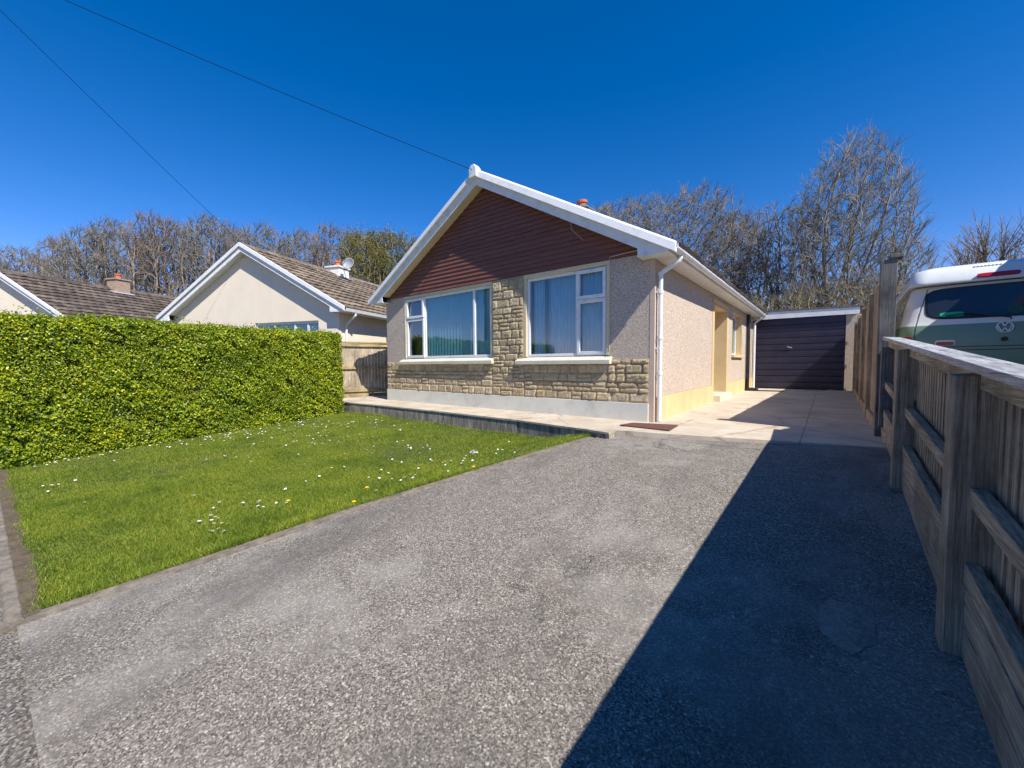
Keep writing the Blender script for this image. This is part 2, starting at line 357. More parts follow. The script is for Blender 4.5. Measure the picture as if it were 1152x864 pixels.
# one large ground sheet to the horizon, with a finer middle
gx = sorted(set(list(np.linspace(-600, -40, 8)) + list(np.linspace(-40, 40, 41)) + list(np.linspace(40, 600, 8))))
gy = sorted(set(list(np.linspace(-600, -30, 8)) + list(np.linspace(-30, 0, 61)) + [-.4, -6.3] + list(np.linspace(0, 40, 21)) + list(np.linspace(40, 600, 8))))
v = [(x, y, zg(y) - .36 if x < 2.75 else zg(y) + .12) for y in gy for x in gx]
nx = len(gx)
f = [(j*nx+i, j*nx+i+1, (j+1)*nx+i+1, (j+1)*nx+i) for j in range(len(gy)-1) for i in range(nx-1)]
struct(np_mesh('ground', v, f, field_m))

YS = lambda x: -6.24 + .037*(x + 1.6)      # line where drive and lawn meet the pavement
dv = []
for j in range(41):
    for i in range(21):
        x = xe(-6.24 + (5.26*j/40)) ; x = x + (2.9 - x)*i/20; y = YS(x) + (-.98 - YS(x))*j/40; dv.append((x, y, zg(y)))
struct(np_mesh('driveway', dv, [(j*21+i, j*21+i+1, (j+1)*21+i+1, (j+1)*21+i) for j in range(40) for i in range(20)], gravel, smooth=True))
struct(grid_sheet('driveway_head', 0, 0, -.981, -.34, 20, 4, lambda x, y: zg(y) + .002, gravel, lambda y: -.22 + (y + 1) * .02, lambda y: 2.9))
# paving: slopes of cream concrete, front edge slightly skew
pv = MB()
pv.prism_z([(-.20, -1.06), (.9, -.83), (2.9, -.32), (2.9, 10.4), (0.0, 10.4), (0.0, -.0), (-.20, -.0)], -.3, .010)
struct(pv.build('paving', paving))
tr = MB(); tr.prism_z([(-8.55, -.55), (-7.9, -.95), (-7.2, -1.0), (-6.2, -.955), (-3.8, -.955), (-1.9, -1.02), (-.60, -1.19), (-.16, -1.27), (-.2, .0), (-7.05, .0), (-7.05, 2.6), (-8.4, 2.6)], -.02, .0075)
struct(tr.build('terrace_path', paving))
rt = MB()
tp = [(-8.55, -.55), (-7.9, -.95), (-7.2, -1.0), (-6.2, -.955), (-3.8, -.955), (-1.9, -1.02), (-.60, -1.19), (-.16, -1.27)]
bk = [(-.16, -1.1), (-.60, -1.03), (-1.9, -.87), (-3.8, -.80), (-6.2, -.80), (-7.2, -.85), (-7.8, -.80), (-8.4, -.45)]
rt.prism_z([(x, y + .012) for x, y in tp] + bk, -.6, -.023)
kb = rt.build('terrace_kerb_wall', kerbface); tag(kb, 'dark weathered concrete kerb wall along the edge of the front path above the lawn', 'kerb wall')

# street beyond the lawn and drive
struct(grid_sheet('pavement', -60, 60, -9.5, -5.6, 60, 14, lambda x, y: zg(min(y, -6.0)) - .022, tarmac))
struct(grid_sheet('road', -80, 80, -17, -9.5, 40, 6, lambda x, y: zg(y) - .13, tarmac))
# concrete strip between lawn and drive
ks = MB(); rk = random.Random(4)
yy = np.linspace(-6.36, -1.3, 40)
for a, b in zip(yy[:-1], yy[1:]):
    za, zb = zg(a) + .014, zg(b) + .014; w_ = .085
    ks.add([(xe(a)-w_, a, za), (xe(a)+.01, a, za+.002), (xe(b)+.01, b, zb+.002), (xe(b)-w_, b, zb), (xe(a)-w_, a, za-.12), (xe(a)+.01, a, za-.12), (xe(b)+.01, b, zb-.12), (xe(b)-w_, b, zb-.12)],
           [(0,1,2,3), (0,4,5,1), (3,2,6,7), (0,3,7,4), (1,5,6,2)])
concrete = two('old_concrete', (.12, .10, .08), (.29, .25, .20), 14, .9, 7, .9, 60, .01, dirt=((.10, .085, .06), 5, .85))
tag(ks.build('concrete_edging', concrete), 'narrow flush concrete edging strip between the lawn and the grey drive', 'edging')
kc = MB()
for i in range(9):
    xa = -1.60 - i * .915; xb = xa - .905
    zt = lambda x: -.595 + .035 + (0 if x > -2 else 0)
    n0 = len(kc.v); kc.prism_x([(-.045, -.9), (-.045, zt(xa)-.01), (-.03, zt(xa) + .008), (.022, zt(xa) + .008), (.04, zt(xa)-.01), (.04, -.9)], xa, xb)
    for q in range(n0, len(kc.v)): kc.v[q] = (kc.v[q][0], kc.v[q][1] + YS(kc.v[q][0]), kc.v[q][2])
tag(kc.build('front_kerb', concrete, bevel=.006), 'pale concrete kerb stones along the street end of the lawn', 'kerb')

def cement_patch(cx_, cy_, rx_, ry_, seed):
    rg = random.Random(seed); N_ = 40; a_ = [rg.uniform(-1, 1) for _ in range(6)]; vs = [(cx_, cy_, zg(cy_) + .004)]
    for k in range(N_):
        t_ = 2*math.pi*k/N_; q = 1 + sum(a_[m]*.035*math.sin((m+2)*t_ + m) for m in range(6)) + rg.uniform(-.05, .05); x, y = cx_ + rx_*q*math.cos(t_), cy_ + ry_*q*math.sin(t_); vs.append((x, y, zg(y) + .003))
    m = MB(); m.add(vs, [(0, k+1, (k+1) % N_ + 1) for k in range(N_)]); return m
cem = two('cement_repair', (.17, .155, .135), (.36, .335, .295), 60, .92, 6, .9, 90, .006, dirt=((.11, .10, .088), 9, .9))
for q in [(2.20, -3.74, .11, .19, 5)]: struct(cement_patch(*q).build('cement_repair_patch', cem))
rg_ = np.random.default_rng(3); n = 26000; gy_ = -6.2 + 5.7*rg_.random(n)**1.5; gx_ = np.interp(gy_, [e[0] for e in EDGE], [e[1] for e in EDGE]) + .02; gx_ = gx_ + (2.5 - gx_)*rg_.random(n); keep = rg_.random(n) < .35 + .65*(np.sin(gx_*2.3 + gy_)*np.sin(gy_*1.9 - gx_) > .1); gx_, gy_ = gx_[keep], gy_[keep]; n = len(gx_)
sz_ = .0016 + .0028*rg_.random(n)**2.5; gz_ = np.where(gy_ < -.4, .1*(gy_ + .4), 0) + .002
oc = np.array([[1,0,0],[0,1,0],[-1,0,0],[0,-1,0],[0,0,.8],[0,0,-.5]])[None]*rg_.uniform(.6, 1.3, (n, 6, 1)); an = rg_.uniform(0, 6.28, n); ca_, sa_ = np.cos(an)[:, None], np.sin(an)[:, None]
V_ = np.stack([oc[..., 0]*ca_ - oc[..., 1]*sa_*.7, oc[..., 0]*sa_ + oc[..., 1]*ca_*.7, oc[..., 2]*.7], -1)*sz_[:, None, None] + np.stack([gx_, gy_, gz_], 1)[:, None]
F_ = np.array([[0,1,4],[1,2,4],[2,3,4],[3,0,4],[1,0,5],[2,1,5],[3,2,5],[0,3,5]])[None] + np.arange(n)[:, None, None]*6
gt_ = NT('loose_grit_stone'); gt_.col(gt_.ramp(gt_.rnd(), [(0, (.05, .045, .04)), (.4, (.16, .145, .125)), (.75, (.34, .31, .27)), (1, (.62, .58, .50))]), .85)
tag(np_mesh('loose_grit', V_.reshape(-1, 3), F_.reshape(-1, 3), gt_.m, k=3), 'fine loose stone chips lying on the worn drive', 'grit', kind='stuff')

# lawn
HX = -7.32      # hedge face
hx = lambda y: -7.30
lawn = struct(grid_sheet('lawn', 0, 0, -6.42, -.96, 40, 40, lawnz, lawn_m, lambda y: -8.2, lambda y: xe(y) - .06))
sv_ = [(x, YS(x) + .02 + (.12 + .02*math.sin(x*4.3))*j/3, lawnz(x, -6.2) + .004*math.sin(x*9 + j) + (.008 if j < 3 else -.006)) for j in range(4) for x in np.linspace(-8, -1.62, 90)]
struct(np_mesh('soil_strip', sv_, [(j*90+i, j*90+i+1, (j+1)*90+i+1, (j+1)*90+i) for j in range(3) for i in range(89)], soil_m, smooth=True))

for v_ in lawn.data.vertices: v_.co.y = max(v_.co.y, YS(v_.co.x) + .01)
rng = np.random.default_rng(7)
def vlawnz(x, y):
    X = np.interp(y, [e[0] for e in EDGE], [e[1] for e in EDGE]); base = -.265 + .058 * (y + 1)
    z0 = np.where(y >= -.4, 0, .1 * (y + .4)) - .012; t = np.clip((X - x) / 1.3, 0, 1); t = t * t * (3 - 2 * t)
    return np.where(base < z0 + .012, z0 * (1 - t) + base * t, base)
def sample_lawn(n, ymin=-6.4, ymax=-.99):
    x = rng.uniform(-7.5, 0, n * 2); y = rng.uniform(ymin, ymax, n * 2)
    X = np.interp(y, [e[0] for e in EDGE], [e[1] for e in EDGE]); k = (x < X - .085) & (y > YS(x) + .01)
    return x[k][:n], y[k][:n]
def blades(n, hmin, hmax, wd, xy=None, lean=.6):
    x, y = xy if xy is not None else sample_lawn(n)
    n = len(x)
    # thin and short in the worn strip by the street kerb
    keep = rng.random(n) < np.clip((y - YS(x) - .03 + .05*np.sin(x*3.7)*np.sin(x*9+1)) / .20, .16, 1)**1.1 if xy is None else np.ones(n, bool)
    x, y = x[keep], y[keep]; n = len(x)
    z = vlawnz(x, y) - .004; a = rng.uniform(0, 2*np.pi, n); b = rng.uniform(0, 2*np.pi, n)
    patch = .75 + .35*np.sin(x*2.1 + 1.3*np.sin(y*1.7)) * np.sin(y*1.9 + x)
    h = rng.uniform(hmin, hmax, n) * patch; l = h * rng.uniform(.15, lean, n) + .004
    P = np.stack([x, y, z], 1); W = np.stack([np.cos(a), np.sin(a), 0*a], 1) * (wd * rng.uniform(.6, 1.2, n))[:, None]
    L = np.stack([np.cos(b) * l, np.sin(b) * l, h], 1); M = P + L * np.array([.35, .35, .6]); T = P + L
    V = np.stack([P - W, P + W, M + W * .8, M - W * .8, T + W*.15, T - W*.15], 1).reshape(-1, 3)
    i = np.arange(n)[:, None] * 6; F = np.concatenate([i + [0, 1, 2, 3], i + [3, 2, 4, 5]], 1).reshape(-1, 4)
    return V, F
V1, F1 = blades(330000, .018, .048, .0022)
nx_, ny_ = rng.uniform(-4.8, -.8, 260000), rng.uniform(-6.3, -3.0, 260000); X_ = np.interp(ny_, [e[0] for e in EDGE], [e[1] for e in EDGE]); k = (nx_ < X_ - .085) & (ny_ > YS(nx_) + .04 + .14*rng.random(260000)**.5)
Vn, Fn = blades(0, .02, .055, .0019, (nx_[k], ny_[k]), .8); F1 = np.concatenate([F1, Fn + len(V1)]); V1 = np.concatenate([V1, Vn])
# coarser tufts near the drive and along edges
tx, ty = [], []
for cx_, cy_, s_, k_ in [(-1.95, -5.1, .35, 900), (-1.7, -4.7, .25, 500), (-2.2, -5.6, .2, 350), (-1.55, -3.9, .25, 380), (-1.25, -3.4, .2, 200), (-3.0, -4.9, .3, 260), (-7.2, -3.0, .3, 300), (-7.0, -1.3, .3, 300)]:
    tx.append(rng.normal(cx_, s_, k_)); ty.append(rng.normal(cy_, s_, k_))
e_y = rng.uniform(-6.0, -1.05, 9000); e_x = np.interp(e_y, [e[0] for e in EDGE], [e[1] for e in EDGE]) - .085 - np.abs(rng.normal(0, .05, 9000)); tx.append(e_x); ty.append(e_y)
e_x = rng.uniform(-7.4, -.5, 5000); tx.append(e_x); ty.append(np.interp(e_x, [-7.2, -6.2, -3.8, -1.9, -.6], [-1.0, -.955, -.955, -1.02, -1.19]) - .01 - np.abs(rng.normal(0, .03, 5000)))
tx = np.concatenate(tx); ty = np.concatenate(ty); X_ = np.interp(ty, [e[0] for e in EDGE], [e[1] for e in EDGE]); k = (tx < X_ - .08) & (ty > YS(tx) + .12) & (ty < -.97)
V2, F2 = blades(0, .035, .085, .0026, (tx[k], ty[k]), .9)
V = np.concatenate([V1, V2]); F = np.concatenate([F1, F2 + len(V1)])
tag(np_mesh('lawn_grass', V, F, grass_m), 'short mown green lawn grass in front of the bungalow', 'grass', kind='stuff')

# daisies: too many to count, one object
px = []; py = []
for cx_, cy_, sx_, sy_, k_ in [(-2.15, -5.15, .20, .07, 16), (-2.3, -4.75, .12, .06, 7), (-5.3, -5.9, .14, .12, 9), (-7.0, -4.6, .12, .6, 45), (-6.6, -3.7, .22, .45, 60), (-6.9, -2.6, .25, .5, 45), (-6.1, -2.3, .6, .35, 40),
                              (-4.6, -2.9, .6, .35, 38), (-3.0, -2.6, .5, .3, 22), (-1.5, -3.2, .25, .5, 18), (-2.6, -3.6, .6, .5, 14), (-1.2, -2.3, .2, .4, 10), (-5.6, -1.6, .8, .3, 25), (-7.05, -5.7, .1, .4, 20), (-4.5, -4.5, 1.4, 1.0, 25)]:
    px.append(rng.normal(cx_, sx_, k_)); py.append(rng.normal(cy_, sy_, k_))
px = np.concatenate(px); py = np.concatenate(py); X_ = np.interp(py, [e[0] for e in EDGE], [e[1] for e in EDGE]); k = (px < X_ - .12) & (py > -6.1) & (py < -1.1) & (px > -7.28); px, py = px[k], py[k]
db = MB()
for x, y in zip(px, py):
    z = lawnz(x, y) + rk.uniform(.035, .055); r_ = rk.uniform(.010, .0155); tx_, ty_ = rk.uniform(-.35, .35), rk.uniform(-.35, .35)
    ring = [(x + r_*math.cos(a), y + r_*math.sin(a), z + r_*(tx_*math.cos(a) + ty_*math.sin(a)) + .003) for a in [i*math.pi/5 for i in range(10)]]
    db.add(ring + [(x, y, z)], [(i, (i+1) % 10, 10) for i in range(10)], 0)
    c_ = [(x + .004*math.cos(a), y + .004*math.sin(a), z + .004) for a in [i*math.pi/3 for i in range(6)]]
    db.add(c_, [(0,1,2,3,4,5)], 1)
tag(db.build('daisies', None, mats=[petal_w, petal_y]), 'small white daisies scattered over the lawn', 'daisies', kind='stuff')
DL = [(-2.05, -5.0+.45, 'yellow dandelion in longer grass nearest the street end of the drive edge'), (-1.35, -4.25, 'yellow dandelion beside the concrete edging halfway along the drive'), (-1.62, -3.95, 'pair of low yellow dandelion heads set in from the drive edge'), (-1.0, -3.0, 'single yellow dandelion near the drive edge at the house end')]
for x, y, lb in DL:
    d = MB(); z = lawnz(x, y) + .05
    d.tube([(x, y, z - .05), (x, y, z)], .0015, 5)
    for L_ in range(3):
        r_ = .021 - L_ * .005
        ring = [(x + (r_ if i % 2 else r_*.75)*math.cos(a), y + (r_ if i % 2 else r_*.75)*math.sin(a), z + L_*.003 + .002*(i % 2)) for i, a in enumerate([j*math.pi/9 for j in range(18)])]
        d.add(ring + [(x, y, z + L_*.003 + .004)], [(i, (i+1) % 18, 18) for i in range(18)])
    tag(d.build('dandelion', petal_y), lb, 'flower', 'dandelions in the lawn')
fl = MB(); x, y = -1.62, -2.35; z = lawnz(x, y) + .05
for i in range(60):
    a, r_, h_ = rk.uniform(0, 6.28), .06 * math.sqrt(rk.random()), rk.uniform(0, .03)
    c_ = Vector((x + r_*math.cos(a), y + r_*math.sin(a), z + h_)); u_ = Vector((rk.uniform(-1,1), rk.uniform(-1,1), rk.uniform(.2,1))).normalized(); o_ = u_.orthogonal().normalized()*.008; q_ = u_.cross(o_)
    fl.add([c_ + o_, c_ + q_, c_ - o_, c_ - q_], [(0,1,2,3)])
tag(fl.build('daisy_clump', petal_w), 'round clump of white flowers alone in the lawn below the left window', 'flower clump')

# hedge
def leaf_cloud(P, Nrm, size, spread=.8):
    n = len(P); size = size * (1 + .25*np.sin(P[:, 1:2]*4.1)*np.sin(P[:, 2:]*5.3 + P[:, 1:2])); r1 = rng.normal(size=(n, 3)); N = Nrm + r1 * spread; N /= np.linalg.norm(N, axis=1)[:, None]
    t = np.cross(N, rng.normal(size=(n, 3))); t /= np.linalg.norm(t, axis=1)[:, None]; b = np.cross(N, t)
    s = size * rng.uniform(.6, 1.25, n)[:, None]
    fold = N * s * .25
    V = np.stack([P - t*s, P - b*s*.55 + fold, P + t*s, P + b*s*.55 + fold], 1).reshape(-1, 3)
    i = np.arange(n)[:, None] * 4
    return V, np.concatenate([i + [0, 1, 2], i + [0, 2, 3]], 1).reshape(-1, 3)
def hedge_points(n, x0, x1, y0, y1, z0f, z1, bulge=.065):
    # surface of a rounded block, noisy
    A = [(y1-y0)*(z1+.4), (x1-x0)*(y1-y0), (x1-x0)*(z1+.4), (x1-x0)*(z1+.4)*.6]; S = sum(A); Ps = []; Ns = []
    for fi, a in enumerate(A):
        k = int(n * a / S); u = rng.random(k); v_ = rng.random(k)
        if fi == 0: x = np.full(k, x1); y = y0 + (y1-y0)*u; N = [1, 0, .15]
        elif fi == 1: x = x0 + (x1-x0)*u; y = y0 + (y1-y0)*v_; N = [0, 0, 1]
        elif fi == 2: x = x0 + (x1-x0)*u; y = np.full(k, y1); N = [0, 1, .15]
        else: x = x0 + (x1-x0)*u; y = np.full(k, y0); N = [0, -1, .15]
        zb = z0f(x, y); z = zb + (z1 - zb)*v_ if fi != 1 else np.full(k, z1)
        Pt = np.stack([x, y, z], 1); Nn = np.tile(np.array(N, float), (k, 1))
        nz = .5*np.sin(y*3.1 + 2*np.sin(z*2.3))*np.sin(z*4.1 + y) + .5*np.sin(y*9.7 + z*5)*np.sin(z*11 + x*6 + y*2)
        hole = (np.sin(y*13 + 3*np.sin(z*9)) * np.sin(z*17 + y*5 + 2*np.sin(y*4)) > .72) | (np.sin(y*5.3 + z*3) * np.sin(z*6.1 - y*2) > .88)
        Pt += Nn * (bulge * nz)[:, None] + Nn * (rng.normal(0, .03, k) - .02 - hole*.07)[:, None] + rng.normal(0, .015, (k, 3))
        Ps.append(Pt); Ns.append(Nn)
    P = np.concatenate(Ps); N = np.concatenate(Ns)
    # round the long top edge
    e = np.clip((P[:, 2] - (z1 - .12)) / .12, 0, 1); P[:, 0] -= e**2 * .05 * (P[:, 0] > x1 - .2); P[:, 1] -= e**2 * .06 * (P[:, 1] > y1 - .2)
    return P, N
hd = thing('hedge', 'thick square clipped bright green hedge along the left side of the lawn', 'hedge', (0, 0, 0))
P, N = hedge_points(175000, -8.15, -7.33, -8.6, -1.10, lambda x, y: vlawnz(x, np.clip(y, -6.3, -1)) + .01, 1.71)
V, F = leaf_cloud(P, N, .0215, .8)
# straggling shoots over the top
k_ = 2600; sx = rng.uniform(-8.1, -7.35, k_); sy = rng.uniform(-8.5, -1.2, k_); sz = 1.71 + rng.random(k_)**2 * .10 * (1 + np.sin(sy*7) * np.sin(sx*9 + sy*3))
V3, F3 = leaf_cloud(np.stack([sx, sy, sz], 1), np.tile([0, 0, 1.], (k_, 1)), .022, 1.2)
np_mesh('foliage', np.concatenate([V, V3]), np.concatenate([F, F3 + len(V)]), hedge_m, hd, k=3)
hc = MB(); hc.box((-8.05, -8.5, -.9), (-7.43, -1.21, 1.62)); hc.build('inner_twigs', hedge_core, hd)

# ---------------------------------------------------------------- roofs
def tiled(mb, xa, za, xb, zb, y0, y1, rg, cw=.30, ch=.335, side=1):
    """tiles from ridge (xa,za) to eave (xb,zb)"""
    L = math.hypot(xb-xa, zb-za); n = max(1, round(L/ch)); m = max(1, round((y1-y0)/cw)); dx, dz = (xb-xa)/L, (zb-za)/L; nxn, nzn = (-dz, dx) if dx > 0 else (dz, -dx)
    if nzn < 0: nxn, nzn = -nxn, -nzn
    ch = L/n; cw = (y1-y0)/m
    for i in range(n):
        off = (.5 * cw) if i % 2 else 0
        for j in range(-1 if off else 0, m):
            a = max(y0, y0 + j*cw + off + .004); b = min(y1, y0 + (j+1)*cw + off - .004)
            if b - a < .03: continue
            s0 = i*ch; s1 = (i+1)*ch + .03; h0 = .004; h1 = .050 + rg.uniform(-.008, .012); mid = (a+b)/2; arch = .026
            def p(s, y, h): return (xa + dx*s + nxn*h, y, za + dz*s + nzn*h)
            q1, q3 = a + (b-a)*.3, a + (b-a)*.7
            vs = [p(s0, a, h0), p(s0, q1, h0+arch), p(s0, q3, h0+arch*.2), p(s0, b, h0+arch*.6), p(s1, a, h1), p(s1, q1, h1+arch), p(s1, q3, h1+arch*.2), p(s1, b, h1+arch*.6),
                  p(s1, a, h1-.034), p(s1, q1, h1-.034), p(s1, q3, h1-.034), p(s1, b, h1-.034)]
            mb.add(vs, [(0,1,5,4), (1,2,6,5), (2,3,7,6), (4,5,9,8), (5,6,10,9), (6,7,11,10)])

dish_grey = two('dish_grey', (.25, .27, .29), (.32, .34, .36), 4, .5)
def bungalow(name, label, loc, rz, length, tile, wall_m, chim, windows=(), gutters=(1,), seed=1, door=None, dish=False, hw=3.52, top=4.85):
    t = thing(name, label, 'bungalow', loc, rz); rg = random.Random(seed)
    sl = .5615; ev = hw + .38; ze = top - sl*ev; sof = ze - .14
    wl = MB(); xs = sorted([-hw, hw] + [c for w_ in windows for c in (w_[0], w_[1])]); zt = lambda x: min(top - .22 - sl*abs(x), 9)
    # front wall in strips so that the windows are real openings
    cuts = [(xs[i], xs[i+1]) for i in range(len(xs)-1)]
    for a, b in cuts:
        isw = [w_ for w_ in windows if w_[0] <= a + .01 and w_[1] >= b - .01]
        def strip(z0, z1a, z1b, apex=None):
            pts = [(a, z0), (b, z0), (b, z1b)] + ([(0, top - .22)] if a < 0 < b and apex else []) + [(a, z1a)]
            wl.prism_y(pts, 0, .25)
        if isw:
            wn = isw[0]; strip(-.6, wn[2], wn[2]); strip(wn[3], zt(a), zt(b), True)
        else: strip(-.6, zt(a), zt(b), True)
    wl.box((-hw, .25, -.6), (-hw + .25, length, sof + .02)); wl.box((hw - .25, .25, -.6), (hw, length, sof + .02))
    wl.prism_y([(-hw, -.6), (hw, -.6), (hw, sof), (0, top - .22), (-hw, sof)], length - .001, length + .2)
    wl.build('wall', wall_m, t)
    rf = MB()
    for s in (-1, 1):
        rf.prism_y([(0, top - .05), (s*ev, ze - .05), (s*ev, ze - .12), (0, top - .12)], -.22, length + .2)
        tiled(rf, 0, top - .05, s*ev, ze - .05, -.24, length + .22, rg)
    for j in range(int((length + .4)/.45)):
        y = -.22 + j*.45
        rf.prism_y([(-.12, top - .075), (-.07, top + .005), (0, top + .03), (.07, top + .005), (.12, top - .075)], y, y + .44)
    roof = rf.build('roof', tile, t)
    for s in (-1, 1):
        bb = MB(); bb.prism_y([(0, top + .02), (s*(ev+.03), ze + .003), (s*(ev+.03), ze - .12), (0, top - .10)], -.30, -.235)
        bb.prism_y([(0, top - .105), (s*ev, ze - .125), (s*ev, ze - .15), (s*(hw-.12), ze-.15), (s*(hw - .12), top - .26 - sl*(hw-.12)), (0, top - .26)], -.25, -.21)
        bb.prism_y([(0, top - .20), (s*(hw - .1), top - .20 - sl*(hw-.1)), (s*(hw - .1), top - .22 - sl*(hw-.1)), (0, top - .22)], -.21, .0)
        bb.build('bargeboard', white_paint, t)
        fs = MB(); fs.box((s*(ev-.035), -.2, sof - .02), (s*(ev-.06), length+.2, ze - .07)); fs.box((s*(hw - .02), -.2, sof - .005), (s*(ev - .06), length+.2, sof + .015)); fs.build('soffit', white_paint, t)
        gt = MB(); g0 = s*(ev - .03)
        pr = [(g0, ze - .06), (g0, ze - .13), (g0 + s*.03, ze - .15), (g0 + s*.09, ze - .14), (g0 + s*.115, ze - .05), (g0 + s*.10, ze - .05), (g0 + s*.08, ze - .125), (g0 + s*.02, ze-.12), (g0 + s*.015, ze - .06)]
        gt.prism_y(pr, -.22, length + .2); gt.build('gutter', white_pvc, t)
        dp = MB(); dp.tube([(g0 + s*.05, .25, ze - .14), (g0 + s*.05, .25, ze - .22), (s*(hw + .05), .25, ze - .5), (s*(hw+.05), .25, -.3)], .036, 8); dp.build('downpipe', white_pvc, t)
    cx_, cy_, cw_, chh, cm, pot_m = chim
    cb = MB(); cb.box((cx_-cw_/2, cy_-cw_/2, top - 1.0), (cx_+cw_/2, cy_+cw_/2, top + chh)); cb.box((cx_-cw_/2-.05, cy_-cw_/2-.05, top + chh), (cx_+cw_/2+.05, cy_+cw_/2+.05, top + chh + .07))
    ch_ = cb.build('chimney', cm, t, bevel=.008)
    fb = MB(); s_ = 1 if cx_ >= 0 else -1
    fb.prism_y([(cx_ - cw_/2 - .12, top - sl*abs(cx_ - cw_/2 - .12) + .03), (cx_ + cw_/2 + .12, top - sl*abs(cx_ + cw_/2 + .12) + .03), (cx_ + cw_/2 + .12, top - sl*abs(cx_ + cw_/2 + .12) + .06), (cx_ - cw_/2 - .12, top - sl*abs(cx_-cw_/2-.12) + .06)], cy_ - cw_/2 - .15, cy_ + cw_/2 + .12); fb.build('flashing', lead_m, ch_)
    pb = MB(); pz = top + chh + .06
    pb.tube([(cx_, cy_, pz), (cx_, cy_, pz+.03), (cx_, cy_, pz+.2), (cx_, cy_, pz+.21), (cx_, cy_, pz+.27)], [.13, .125, .11, .14, .135], 14); pb.build('chimney_pot', pot_m, ch_, smooth=False)
    if dish:
        dm = MB(); R0 = .25; c = Vector((cx_ + cw_/2 + .52, cy_ - .3, top + .18)); ax = Vector((.15, -.95, .25)).normalized(); u_ = ax.orthogonal().normalized(); v_ = ax.cross(u_)
        rings = [[c + (u_*math.cos(a) + v_*math.sin(a))*R0*q + ax*(.10*q*q) for a in [k*math.pi/10 for k in range(20)]] for q in (.05, .35, .65, .85, 1.0)]
        vs = [p for r_ in rings for p in r_]; dm.add(vs, [(i*20+k, i*20+(k+1)%20, (i+1)*20+(k+1)%20, (i+1)*20+k) for i in range(4) for k in range(20)] + [tuple(range(20))])
        dd = dm.build('satellite_dish', dish_grey, t, smooth=True)
        so_ = dd.modifiers.new('s', 'SOLIDIFY'); so_.thickness = .01
        am = MB(); am.tube([c, c + Vector((-.15, .2, -.05)), (cx_ + cw_/2, cy_, top + .05)], .018, 6); am.tube([c - v_*R0, c - v_*R0*.3 + ax*.42], .012, 6); am.box(c - v_*R0*.3 + ax*.42 - Vector((.04,.04,.04)), c - v_*R0*.3 + ax*.42 + Vector((.04,.05,.05))); am.build('dish_arm', black_m, dd)
    for (a, b, z0, z1, ml) in windows:
        fr = MB(); y0_, y1_ = .06, .12
        fr.box((a, y0_, z0), (b, y1_, z0 + .07)); fr.box((a, y0_, z1 - .07), (b, y1_, z1)); fr.box((a, y0_+.001, z0+.07), (a + .06, y1_-.001, z1-.07)); fr.box((b - .06, y0_+.001, z0+.07), (b, y1_-.001, z1-.07))
        for mx_ in ml: fr.box((a + (b-a)*mx_ - .03, y0_+.001, z0+.07), (a + (b-a)*mx_ + .03, y1_-.001, z1-.07))
        fo = fr.build('window', white_pvc, t)
        pn = MB(); pn.box((a+.03, .085, z0+.03), (b-.03, .095, z1-.03)); pn.build('pane', glass, fo)
        cu_ = MB(); cu_.box((a, .2, z0), (b, .22, z1)); cu_.build('blind', curtain_teal, fo)
        sl_ = MB(); sl_.box((a-.06, -.06, z0-.06), (b+.06, .1, z0-.002)); sl_.build('sill', white_paint, fo)
    return t

T22 = rad(21.8); 
bungalow('bungalow', 'cream rendered bungalow with white gable and satellite dish just beyond the hedge', (-12.81, -1.28, 0.0), T22, 10.2, tile_tan, render_cream, (.15, 4.0, .62, .12, render_white, terracotta),
         [(-2.2, -.75, 1.0, 2.30, (.5,)), (.2, 2.75, 1.0, 2.33, (.3, .62, .82))], seed=3, dish=True, top=4.87)
bungalow('bungalow', 'farther cream bungalow with dark brown tiled roof and a brick chimney at the left edge', (-24.31, -6.32, 0.05), rad(27.2), 11.5, tile_grey, render_cream, (.25, 3.9, .60, .34, brick_m, terracotta), [(-1.8, 1.8, 1.0, 2.2, (.3, .7))], seed=5, top=4.87)

# ---------------------------------------------------------------- the main bungalow (its front right corner is the origin)
H = thing('bungalow', 'main bungalow with red brown timber gable, stone cladding and pebble dashed walls', 'bungalow', (0, 0, 0))
RX, TOP, SL, EV = -3.52, 4.85, .5615, 3.90
zr = lambda x: TOP - SL*abs(x - RX)
LEN = 10.35
WR = (-2.45, -.80, 1.07, 2.56); WL = (-6.22, -3.37, 1.09, 2.57); WTOP = 2.64
fw = MB()
for a, b, z0, z1 in [(-7.04, -6.28, .3, 2.64), (-6.28, -3.31, .3, 1.02), (-3.31, -2.50, .3, 2.64), (-2.50, -.74, .3, 1.0), (-.74, -.07, .3, 2.64)]: fw.box((a, 0, z0), (b, .25, z1))
fw.box((-7.04, .25, .0), (-6.79, LEN, 2.53)); fw.box((-6.79, LEN-.25, 0), (-.25, LEN, 2.53))
